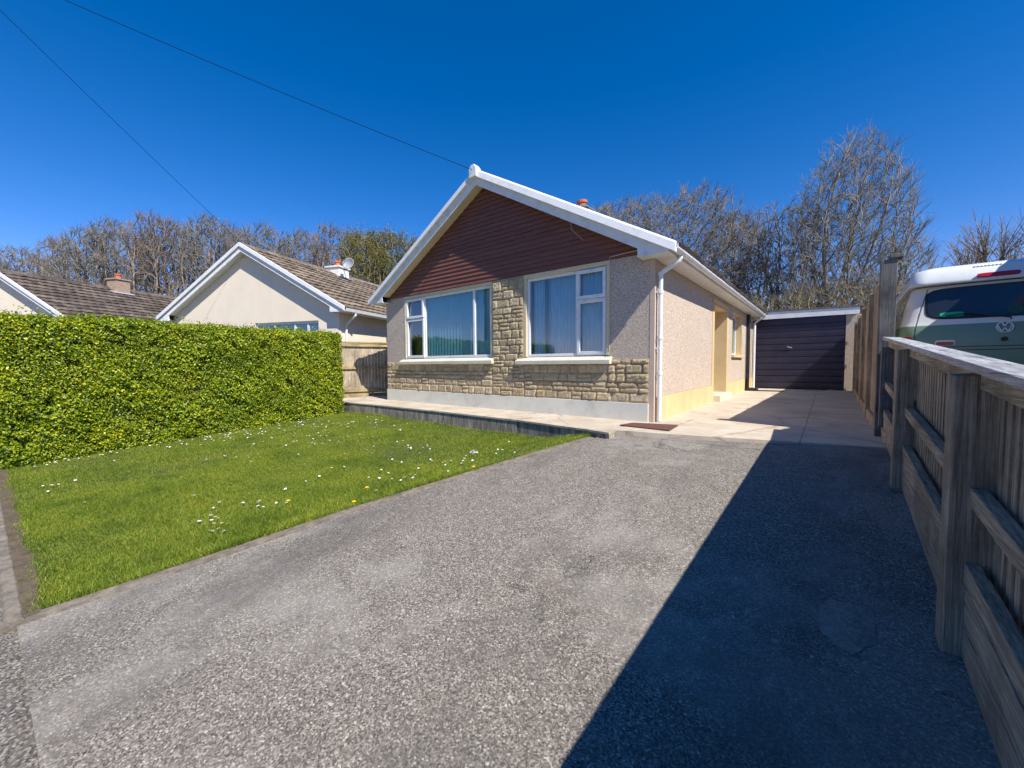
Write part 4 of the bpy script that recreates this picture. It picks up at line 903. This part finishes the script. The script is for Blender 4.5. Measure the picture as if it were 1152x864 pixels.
for i in range(8):
    x = -.26 + i*.032; lt.box((x, .190, 1.90), (x + .020, .207, 1.908), 1 if i < 2 else 0)
def patch(mb, x0, x1, z0, z1, off, mi=0, nx=16, nz=8, ex=6):
    """rounded patch lying on the rear face"""
    vs = []
    for j in range(nz+1):
        for i in range(nx+1):
            u_, v_ = 2*i/nx-1, 2*j/nz-1; m = max(abs(u_), abs(v_)); 
            if m > 0:
                l_ = (abs(u_/m)**ex + abs(v_/m)**ex)**(-1/ex); u_, v_ = u_*l_, v_*l_
            x = (x0+x1)/2 + u_*(x1-x0)/2; z = (z0+z1)/2 + v_*(z1-z0)/2; vs.append((x, rear_y(x, z) - off, z))
    mb.add(vs, [(j*(nx+1)+i, j*(nx+1)+i+1, (j+1)*(nx+1)+i+1, (j+1)*(nx+1)+i) for j in range(nz) for i in range(nx)], mi)
lt.build('roof_lettering', None, V, mats=[dish_grey, terracotta]); wp = MB(); wp.tube([(.05, rear_y(.05, 1.19)-.02, 1.18), (.05, rear_y(.05, 1.2)-.045, 1.20), (-.32, rear_y(-.32, 1.30)-.03, 1.285), (-.50, rear_y(-.5, 1.27)-.02, 1.262)], .008, 6); wp.build('wiper', black_m, V)
rw = MB(); patch(rw, -.70, .70, 1.215, 1.655, .004); rwo = rw.build('rear_window', black_m, V)
rg_ = MB(); patch(rg_, -.675, .675, 1.235, 1.635, .008); rg_.build('pane', NT('dark_van_glass').col((.022, .030, .045), .05, 0, .6), rwo)
gs = MB(); patch(gs, -.56, -.34, 1.252, 1.315, .011, ex=4); gs.build('window_mark', green_sticker, rwo)
g3 = MB(); patch(g3, .02, .16, 1.25, 1.36, .011, ex=2); g3.build('window_mark', NT('dark_green_reflection').col((.01, .07, .05), .4), rwo)  # painted disc stands in for a round reflection on the rear glass
gp = MB()
for s in (-1, 1):
    for za, zb in zip(np.linspace(.45, 1.66, 16)[:-1], np.linspace(.45, 1.66, 16)[1:]):
        xa, xb = s*(prof(za)[0]-.155), s*(prof(zb)[0]-.155); gp.add([(xa-.004, rear_y(xa, za)-.003, za), (xa+.004, rear_y(xa, za)-.003, za), (xb+.004, rear_y(xb, zb)-.003, zb), (xb-.004, rear_y(xb, zb)-.003, zb)], [(0,1,2,3)])
for z in (.845, .80, .45):
    for i in range(16):
        xa = -.78 + i*1.56/16; xb = xa + 1.56/16; gp.add([(xa, rear_y(xa, z)-.004, z-.004), (xb, rear_y(xb, z)-.004, z-.004), (xb, rear_y(xb, z)-.004, z+.004), (xa, rear_y(xa, z)-.004, z+.004)], [(0,1,2,3)])
gp.build('tailgate_gap', black_m, V)
bl_ = MB(); patch(bl_, -.24, .12, 1.745, 1.79, -.04 + .02, ex=5); 
for i, p in enumerate(bl_.v): bl_.v[i] = (p[0], .085 + (p[2]-1.74)*.5, p[2])
so3 = bl_.build('brake_light', red_lens, V); sm_ = so3.modifiers.new('s', 'SOLIDIFY'); sm_.thickness = .03; sm_.offset = 0
for s in (-1, 1):
    tl = MB(); patch(tl, s*.81, s*.925, .52, 1.0, .006, nx=6, ex=5); tl.build('tail_light', red_lens, V)
sk = MB(); patch(sk, -.60, -.42, .865, .935, .006, ex=8); sko = sk.build('rear_badge', white_badge, V)
sk = MB(); patch(sk, -.59, -.43, .868, .912, .009, ex=8); sk.build('badge_face', red_lens, sko)
# round emblem: ring with a V over a W
em = MB(); ez = 1.08; ex_ = 0.0
def ept(x, z, o=.012): return Vector((ex_ + x, rear_y(ex_ + x, ez + z) - o, ez + z))
em.tube([ept(.068*math.cos(a), .068*math.sin(a)) for a in [i*math.pi/12 for i in range(25)]], .007, 6, caps=False)
for a, b in [((-.026, .060), (0, .012)), ((.026, .060), (0, .012)), ((-.060, .026), (-.027, -.056)), ((-.027, -.056), (0, -.010)), ((0, -.010), (.027, -.056)), ((.027, -.056), (.060, .026))]:
    em.bar(ept(*a), ept(*b), .008, .012)
em.build('emblem', white_badge, V)
lk = MB(); lk.tube([(0, rear_y(0, .93) + .01, .93), (0, rear_y(0, .93) - .03, .93)], .028, 12); lk.build('tailgate_lock', black_m, V)
br = MB(); br.tube([(.30, -.02, 1.13), (.22, -.06, 1.12), (.17, -.06, 1.10)], .018, 8); br.box((.28, -.12, .80), (.36, -.02, 1.16)); br.build('rear_rack', black_m, V, bevel=.01)
sg = MB()
for s in (-1, 1):
    for y0_, y1_ in ((.35, 1.35), (1.50, 2.75), (2.9, 3.65)):
        sg = MB()
        vs = []
        for j in range(5):
            z = 1.24 + .40*j/4; w_ = prof(z)[0] + .004
            for i in range(7): vs.append((s*w_, y0_ + (y1_-y0_)*i/6 + (.07*max(0, 1-(y0_-.1)/1.2) if i == 0 else 0), z))
        sg.add(vs, [(j*7+i, j*7+i+1, (j+1)*7+i+1, (j+1)*7+i) for j in range(4) for i in range(6)])
        sg.build('side_window', MATS['dark_van_glass'], V)

ws = MB(); vs = []
for j in range(5):
    z = 1.2 + .42*j/4
    for i in range(9): x = -.72 + 1.44*i/8; vs.append((x*.96, VL - (z-.8)*1.25 + .008, z))
ws.add(vs, [(j*9+i, j*9+i+1, (j+1)*9+i+1, (j+1)*9+i) for j in range(4) for i in range(8)]); ws.build('windscreen', MATS['dark_van_glass'], V)
for s in (-1, 1):
    mm = MB(); mm.box((s*.93, 3.55, 1.15), (s*1.12, 3.63, 1.42)); mm.build('wing_mirror', black_m, V, bevel=.03)
    for y in (.95, 3.95):
        wm = MB(); wm.tube([(s*.72, y, .30), (s*.94, y, .30)], .32, 28); wo_ = wm.build('wheel', rubber, V, bevel=.02)
        rm = MB(); rm.tube([(s*.93, y, .30), (s*.948, y, .30)], .20, 20); rm.build('rim', metal_m, wo_)
bp_ = MB(); bp_.box((-.90, -.05, .26), (.90, .12, .45)); bp_.build('bumper', black_m, V, bevel=.04)

# bungalow on the right whose eave shades the van, and the street side houses the windows mirror
bungalow('bungalow', 'neighbouring bungalow to the right of the camper van, mostly out of the picture', (8.40, -2.0, .28), 0, 3.9, tile_grey, render_cream, (0, 2.5, .6, .3, brick_m, terracotta), [(-2.6, -.9, 1.0, 2.3, (.5,)), (.8, 2.6, 1.0, 2.3, (.5,))], seed=11, top=4.78)
bungalow('bungalow', 'bungalow across the street behind the photographer', (-6.0, -27.0, -.8), rad(180), 9, tile_grey, render_cream, (0, 5, .6, .3, brick_m, terracotta), [(-2.6, -.6, 1.0, 2.3, (.5,)), (.6, 2.6, 1.0, 2.3, (.5,))], seed=12)
bungalow('bungalow', 'second bungalow across the street behind the photographer', (7.0, -27.0, -.8), rad(180), 9, tile_tan, render_cream, (0, 5, .6, .3, brick_m, terracotta), [(-2.6, -.6, 1.0, 2.3, (.5,)), (.6, 2.6, 1.0, 2.3, (.5,))], seed=13)
oh = thing('hedge', 'low garden hedge across the street behind the photographer', 'hedge', (0, 0, 0))
P, N = hedge_points(26000, -30, 26, -19.6, -18.4, lambda x, y: np.full(len(x), -1.0), .45, .08)
V_, F_ = leaf_cloud(P, N, .09, .8); np_mesh('foliage', V_, F_, hedge_m, oh, k=3)
hc = MB(); hc.box((-29.9, -19.5, -1.0), (25.9, -18.5, .35)); hc.build('inner_twigs', hedge_core, oh)

# ---------------------------------------------------------------- overhead cables and their pole
PT = Vector((-9.65, -6.76, 7.97))
pole = MB(); pole.tube([(PT.x, PT.y, -.9), (PT.x, PT.y, 8.25)], [.14, .10], 12)
po_ = pole.build('utility_pole', two('pole_timber', (.10, .08, .06), (.17, .14, .11), 8, .9)); tag(po_, 'brown timber utility pole on the street side of the hedge, just left of the picture', 'pole')
def wire(a, b, sag, label):
    m = MB(); a, b = Vector(a), Vector(b); m.tube([a.lerp(b, t) - Vector((0, 0, sag*4*t*(1-t))) for t in [i/24 for i in range(25)]], .005, 5)
    tag(m.build('overhead_cable', cable_m), label, 'cable', 'cables from the utility pole')
wire(PT, (-3.52, -.35, 4.80), .06, 'thin black cable crossing the sky down to the gable peak of the main bungalow')
wire(PT, (-12.81, -1.38, 4.86), .03, 'thin black cable coming down steeply to the gable peak of the bungalow behind the hedge')

# ---------------------------------------------------------------- trees
def rot_about(d, ax, ang):
    return d*math.cos(ang) + np.cross(ax, d)*math.sin(ang) + ax*np.dot(ax, d)*(1-math.cos(ang))
def tubes(levels, sides):
    VV = []; FF = []; b = 0; by = {}
    for L in levels:
        for p, r in L: by.setdefault(len(p), []).append((p, r))
    for n, L in by.items():
        P = np.array([x[0] for x in L]); R = np.array([x[1] for x in L]); m = len(L)
        D = np.zeros_like(P); D[:, 1:-1] = P[:, 2:] - P[:, :-2]; D[:, 0] = P[:, 1]-P[:, 0]; D[:, -1] = P[:, -1]-P[:, -2]; D /= np.linalg.norm(D, axis=2, keepdims=True)+1e-9
        ref = np.where(np.abs(D[:, :1, 2:3]) > .9, np.array([1., 0, 0]), np.array([0, 0, 1.])); ref = np.broadcast_to(ref, D.shape)
        U = np.cross(D, ref); U /= np.linalg.norm(U, axis=2, keepdims=True)+1e-9; W = np.cross(D, U)
        ang = np.arange(sides)*2*np.pi/sides
        Vt = P[:, :, None] + (U[:, :, None]*np.cos(ang)[:, None] + W[:, :, None]*np.sin(ang)[:, None])*R[:, :, None, None]
        VV.append(Vt.reshape(-1, 3)); base = b + np.arange(m)[:, None, None]*n*sides; i = np.arange(n-1)[None, :, None]*sides; k = np.arange(sides)[None, None, :]; k2 = (k+1) % sides
        F = np.stack([base+i+k, base+i+k2, base+i+sides+k2, base+i+sides+k], -1).reshape(-1, 4); FF.append(F); b += m*n*sides
    return np.concatenate(VV), np.concatenate(FF)
def colonise(seed, H, wid, low=.45, pw=2.5, N=3200, up=.25, sweep=0., trunk=.22, step=.24, kill=.26, stems=1):
    """branches grow towards points scattered through an uneven crown volume"""
    rg = np.random.default_rng(seed); cz = H*low; A = []
    while len(A) < N:
        q = rg.uniform(-1.15, 1.15, (N*3, 3)); q[:, :2] *= wid; q[:, 2] = q[:, 2]*(H-cz) + cz; q = q[(q[:, 2] > H*trunk*.8)]
        a_ = np.arctan2(q[:, 1], q[:, 0]); e = q[:, 2]/H; h_ = q[:, 2] - cz; ph = seed*1.7
        w_ = wid*(1 + .10*np.sin(3*a_ + ph + 4*e) + .07*np.sin(6*a_ + ph*2 + 9*e) + .05*np.sin(11*a_ + 15*e)); rz_ = np.where(h_ > 0, (H-cz)*(1 + .05*np.sin(4*a_ + ph)), cz*.95)
        rr = (np.hypot(q[:, 0], q[:, 1])/w_)**pw + np.abs(h_/rz_)**pw
        gap = np.sin(q[:, 0]*1.9 + ph)*np.sin(q[:, 1]*1.7 + ph*2)*np.sin(q[:, 2]*1.5 + ph)
        q = q[(rr < 1) & (gap < .28) & (rg.random(len(q)) < .12 + .88*np.clip(rr, 0, 1)**1.5)]; A = list(A) + list(q)
    A = np.array(A[:N]); A[:, :2] *= 1.0
    P = []; par = []; tips = []
    for s_ in range(stems):
        a = rg.uniform(0, 6.28); r0 = 0 if stems == 1 else .35; p = np.array([math.cos(a)*r0, math.sin(a)*r0, 0.]); par.append(-1); P.append(p); d = np.array([math.cos(a)*.25*(stems > 1), math.sin(a)*.25*(stems > 1), 1.]); 
        while p[2] < H*trunk: p = p + (d + rg.normal(0, .07, 3))*step; P.append(p); par.append(len(P)-2)
    P = np.array(P); par = list(par); best = np.full(N, 1e9); who = np.zeros(N, int); alive = np.ones(N, bool); new0 = 0; dirs = {}
    for it in range(140):
        Q = P[new0:]
        if len(Q) == 0: break
        D = np.linalg.norm(A[:, None] - Q[None], axis=2); m = D.argmin(1); dm = D[np.arange(N), m]; u = dm < best; best[u] = dm[u]; who[u] = m[u] + new0
        alive &= best > kill
        act = alive & (best < 3.6)
        if not act.any(): break
        w = who[act]; V_ = A[act] - P[w]; V_ /= np.linalg.norm(V_, axis=1, keepdims=True); S = np.zeros((len(P), 3)); np.add.at(S, w, V_); ids = np.unique(w)
        G = S[ids]; G /= np.linalg.norm(G, axis=1, keepdims=True) + 1e-9
        pd = np.array([P[k] - P[par[k]] if par[k] >= 0 else [0, 0, 1.] for k in ids]); pd = pd/(np.linalg.norm(pd, axis=1, keepdims=True) + 1e-9)
        G = G + .55*pd + np.array([0, 0, up]) + rg.normal(0, .10, G.shape); G /= np.linalg.norm(G, axis=1, keepdims=True)
        NP = P[ids] + G*step; ok = [k for k in range(len(ids)) if dirs.get(ids[k], 0) < 3]
        if not ok: break
        for k in ok: dirs[ids[k]] = dirs.get(ids[k], 0) + 1
        new0 = len(P); P = np.concatenate([P, NP[ok]]); par += [int(ids[k]) for k in ok]
        if len(P) > 14000: break
    par = np.array(par); n = len(P); cnt = np.zeros(n)
    kids = np.bincount(par[par >= 0], minlength=n); cnt[kids == 0] = 1
    for k in range(n-1, -1, -1):
        if par[k] >= 0: cnt[par[k]] += cnt[k]
    return P, par, cnt, kids, rg
def tree(name, label, group, loc, rz, seed, H, tw=None, wid=3.0, sweep=0, rt=.012, r0=.2, twigs=5, tl=.5, leaves=None, hang=0., **kw):
    t = thing(name, label, 'tree' if 'shrub' not in name else 'shrub', loc, rz, group)
    P, par, cnt, kids, rg = colonise(seed, H - tl*.6, wid - tl*.4, **kw)
    rad_ = rt*.9 + (r0 - rt)*(cnt/cnt.max())**.52
    ca, sa = math.cos(-rz), math.sin(-rz); sdir = np.array([cr.x*ca - cr.y*sa, cr.x*sa + cr.y*ca])
    def bend(q):
        q = q.copy(); h_ = np.clip(q[..., 2:]/H, 0, 2); q[..., :2] += sdir*sweep*h_**1.8; return q
    # one round of smoothing so that limbs flow
    S = P.copy(); acc = np.zeros_like(P); c_ = np.zeros(len(P)); k = par >= 0
    np.add.at(acc, par[k], P[k]); np.add.at(c_, par[k], 1); m = k & (c_ > 0)
    S[m] = .5*P[m] + .25*P[par[m]] + .25*acc[m]/c_[m][:, None]; P = S
    seg = np.where(k)[0]; big = [(bend(np.array([P[par[i]], P[i]])), np.array([min(rad_[par[i]], rad_[i]*1.6), rad_[i]])) for i in seg if rad_[i] > .038]
    small = [(bend(np.array([P[par[i]], P[i]])), np.array([rad_[i], rad_[i]])) for i in seg if rad_[i] <= .038]
    # end twigs, each with side shoots
    src = np.where((rad_ < .03) & k)[0]; tws = []
    for i in src:
        d0 = P[i] - P[par[i]]; d0 /= np.linalg.norm(d0) + 1e-9
        for q in range(twigs if kids[i] == 0 else (1 if rg.random() < .55 else 0)):
            d = d0*.9 + rg.normal(0, .42, 3) + np.array([0, 0, .25 - hang]); d /= np.linalg.norm(d); L = tl*rg.uniform(.4, 1.2)
            a = P[i]; b = a + d*L*.5; d2 = d + rg.normal(0, .2, 3) + np.array([0, 0, .15 - hang]); d2 /= np.linalg.norm(d2); tws.append((bend(np.array([a, b, b + d2*L*.5])), np.array([rt*.8, rt*.65, rt*.35])))
    v, f = tubes([big], 7); np_mesh('trunk', v, f, bark, t, smooth=True)
    v, f = tubes([small, tws], 3); np_mesh('crown', v, f, tw or twig, t)
    if leaves:
        ends = np.array([p[-1] for p, r in tws]); idx = rg.integers(0, len(ends), leaves[0]); Pn = ends[idx] + rg.normal(0, .14, (leaves[0], 3)); v, f = leaf_cloud(Pn, np.tile([0, 0, 1.], (leaves[0], 1)), leaves[1], 1.5)
        np_mesh('leaves', v, f, ivy_m, t, k=3)
    return t
def copy_thing(src, loc, rz, sc, label):
    r_ = src.copy(); COL.objects.link(r_); r_.location = loc; r_.rotation_euler = (0, 0, rz); r_.scale = sc; r_['label'] = label
    for ch in list(src.children):
        c = ch.copy(); COL.objects.link(c); c.parent = r_
    return r_
def at(px, D, z=0.0):
    d = cf + cr*((px-576)/444.5); p = CAM + d*D; return (p.x, p.y, z)

fan = dict(wid=2.3, low=.68, pw=3.0, N=2700, up=.38, trunk=.25, r0=.25, rt=.014, tl=.65, twigs=8)
G1 = 'row of bare trees behind the left hand bungalows'
ROW = [  # pixel, distance, height, variant, words
 (-12, 33, 11.2, 0, 'bare grey tree at the very left edge of the row'), (38, 34, 11.4, 1, 'bare tree with sky showing round its trunk, above the left end of the dark roof'),
 (75, 32, 11.5, 2, 'slim bare tree standing over the middle of the dark brown roof'), (112, 31, 11.8, 0, 'bushy bare tree just left of the brick chimney'),
 (141, 33, 13.2, 1, 'bare tree rising directly behind the brick chimney'), (182, 31, 13.0, 2, 'tall bare tree right of the brick chimney beside a gap of sky'),
 (205, 33, 12.9, 0, 'red brown stemmed bare tree between two gaps of sky'), (245, 31, 12.7, 1, 'bare tree behind the left slope of the cream gable'),
 (272, 33, 12.6, 2, 'bare tree rising right behind the peak of the cream gable'), (303, 31, 12.0, 0, 'bare tree just right of the cream gable peak'),
 (345, 32, 11.9, 1, 'bare tree behind the white rendered chimney'), (378, 31, 12.0, 2, 'bare tree behind the chimney pot and satellite dish')]
protos = {}
for i, (px_, D, h_, vr, lb) in enumerate(ROW):
    loc = at(px_, D, -.3)
    if vr not in protos:
        protos[vr] = (tree('bare_tree', lb, G1, loc, i*1.3, 21+vr, 12.0, tw=[twig, twig, twig_red][vr], **dict(fan, wid=[2.5, 2.2, 1.9][vr], low=[.66, .72, .68][vr], trunk=[.24, .34, .28][vr])), 12.0); protos[vr][0].scale = (h_/12.0,)*3
    else: copy_thing(protos[vr][0], loc, i*2.1, (h_/12.0, h_/12.0, h_/12.0), lb)
ivy = dict(wid=2.3, low=.5, pw=3.0, N=3600, up=.3, trunk=.12, r0=.24, rt=.014, tl=.55, twigs=6)
t1 = tree('ivy_tree', 'olive green ivy clad tree just right of the satellite dish', 'ivy clad trees', at(412, 30, -.3), 0, 41, 11.0, tw=twig_olive, leaves=(30000, .055), **ivy)
copy_thing(t1, at(442, 31, -.3), 2.0, (1.05, 1.05, 1.03), 'second olive green ivy clad tree, half hidden by the main roof')
copy_thing(t1, at(480, 32, -.3), 4.0, (1.0, 1.0, 1.0), 'ivy clad tree hidden behind the peak of the main bungalow')

G2 = 'bare trees behind the garage'
tree('bare_tree', 'broad domed bare tree showing over the right slope of the main roof', G2, at(742, 27, -.2), 0, 51, 12.6, tw=twig, wid=5.0, sweep=1.2, low=.55, pw=2.3, N=6000, up=.22, trunk=.2, r0=.3, rt=.012, tl=.65, twigs=8)
tree('bare_tree', 'low rounded bare tree peeping over the main roof beside the chimney pot', G2, at(690, 30, -.2), 1, 52, 13.2, tw=twig_olive, wid=3.0, low=.6, N=3200, r0=.25, rt=.013, tl=.6, twigs=8)
tree('bare_tree', 'mid sized bare tree behind the house eave, right of the domed tree', G2, at(820, 26, -.2), 0, 53, 10.6, tw=twig_red, wid=2.9, low=.5, N=3800, up=.3, trunk=.12, r0=.2, rt=.012, tl=.55, twigs=8)
tree('bare_tree', 'bare tree standing left of the tallest tree over the garage', G2, at(872, 24, -.2), 0, 54, 10.6, tw=twig, wid=2.5, low=.5, N=3800, up=.3, trunk=.12, r0=.2, rt=.011, tl=.5, twigs=8)
tree('bare_tree', 'tallest bare tree, windswept to the right, above the garage', G2, at(935, 21, -.2), 0, 55, 13.1, tw=twig, wid=3.05, sweep=1.1, low=.42, pw=1.9, N=7000, up=.28, trunk=.10, r0=.27, rt=.0095, tl=.65, twigs=8, kill=.24)
tree('bare_tree', 'lower bare tree at the right foot of the tallest tree, leaning to the right', G2, at(985, 20, -.2), 0, 56, 7.4, tw=twig, wid=2.3, sweep=1.0, low=.45, pw=2.2, N=3400, up=.2, trunk=.08, r0=.16, rt=.009, tl=.6, twigs=7)
b1 = tree('bare_shrub', 'olive brown twiggy shrub showing just above the left end of the garage roof', G2.replace('bare trees', 'shrubs'), at(862, 19.5, -.2), 0, 61, 4.6, tw=twig_olive, wid=1.9, low=.4, N=2200, up=.25, trunk=.05, r0=.08, rt=.008, tl=.5, twigs=5, stems=4)
for i, (px_, D, sc, lb) in enumerate([(905, 19, 1.05, 'dense olive shrub over the middle of the garage roof'), (945, 18.5, 1.1, 'dense shrub right of the tall tree trunk over the garage'), (985, 18.5, 1.05, 'windswept shrub behind the tops of the tall fence'), (830, 22, 1.0, 'shrub seen between the house eave and the garage'), (790, 24, 1.15, 'shrub low behind the main roof eave'), (1022, 21, .95, 'small shrub in the gap between the fence post and the van')]):
    copy_thing(b1, at(px_, D, -.2), i*1.7, (sc, sc, sc), lb)
def pollard(name, label, loc, seed):
    t = thing(name, label, 'tree', loc, 0, None); rg = np.random.default_rng(seed); big = []; whips = []
    def limb(p, d, L, r0_, r1_, n=6, crook=.16, up=.05):
        P = [p]; 
        for i in range(n-1):
            p = p + d*L/(n-1); P.append(p); d = d + rg.normal(0, crook, 3) + np.array([0, 0, up]); d = d/np.linalg.norm(d)
        return np.array(P), np.linspace(r0_, r1_, n), d
    T, r, d = limb(np.zeros(3), np.array([0, 0, 1.]), 2.2, .24, .19); big.append((T, r)); heads = []
    for k in range(9):
        a = k*2*np.pi/9 + rg.normal(0, .2); el = rg.uniform(.45, 1.15); dd = np.array([np.cos(a)*np.cos(el), np.sin(a)*np.cos(el), np.sin(el)])
        P, r, d = limb(T[-1 - (k % 2)], dd, rg.uniform(1.5, 2.5), .11, .06, 6, .18, .12); big.append((P, r)); heads.append((P[-1], d, .06))
        for q in range(2):
            i_ = rg.integers(2, 5); d2 = dd + rg.normal(0, .5, 3) + np.array([0, 0, .5]); d2 /= np.linalg.norm(d2); P2, r2, d3 = limb(P[i_], d2, rg.uniform(.6, 1.2), .06, .045, 4); big.append((P2, r2)); heads.append((P2[-1], d3, .045))
    for h, d, hr in heads:
        big.append((np.array([h - d*.06, h, h + d*.06]), np.array([hr*1.0, hr*1.6, hr*.5])))
        for q in range(18):
            d4 = d*.5 + rg.normal(0, .38, 3) + np.array([0, 0, .75]); d4 /= np.linalg.norm(d4); L_ = rg.uniform(.7, 1.7); P, r, _ = limb(h + rg.normal(0, .03, 3), d4, L_, .013, .006, 6, .07, .05); whips.append((P, r))
            for z in range(4):
                d5 = d4 + rg.normal(0, .35, 3); d5 /= np.linalg.norm(d5); P5, r5, _ = limb(P[rg.integers(1, 5)], d5, L_*.35, .007, .004, 4, .06, .04); whips.append((P5, r5))
    v, f = tubes([big], 8); np_mesh('trunk', v, f, twig_red, t, smooth=True)
    v, f = tubes([whips], 3); np_mesh('crown', v, f, twig_red, t)
pollard('pollarded_tree', 'pollarded tree with red brown upright shoots behind the camper van', at(1150, 14, .2), 71)
# low scrub that closes the view under the trees
scr = []
for i in range(60):
    px_ = -60 + i*20
    if px_ > 1010: continue
    scr.append(at(px_, 36 + (i % 3), 0))
sv = []; sf_ = []; b = 0
for i, p in enumerate(scr):
    k_ = 2600; q = rng.normal(0, 1, (k_, 3)); q /= np.linalg.norm(q, axis=1)[:, None]; q = q*np.array([1.5, 1.5, 1.6])*rng.uniform(.6, 1, (k_, 1)) + np.array([p[0], p[1], 1.1]); v, f = leaf_cloud(q, np.tile([0, 0, 1.], (k_, 1)), .10, 1.4); sv.append(v); sf_.append(f + b); b += len(v)
tag(np_mesh('undergrowth', np.concatenate(sv), np.concatenate(sf_), ivy_m, k=3), 'rough scrubby undergrowth below the line of trees', 'undergrowth', kind='stuff')
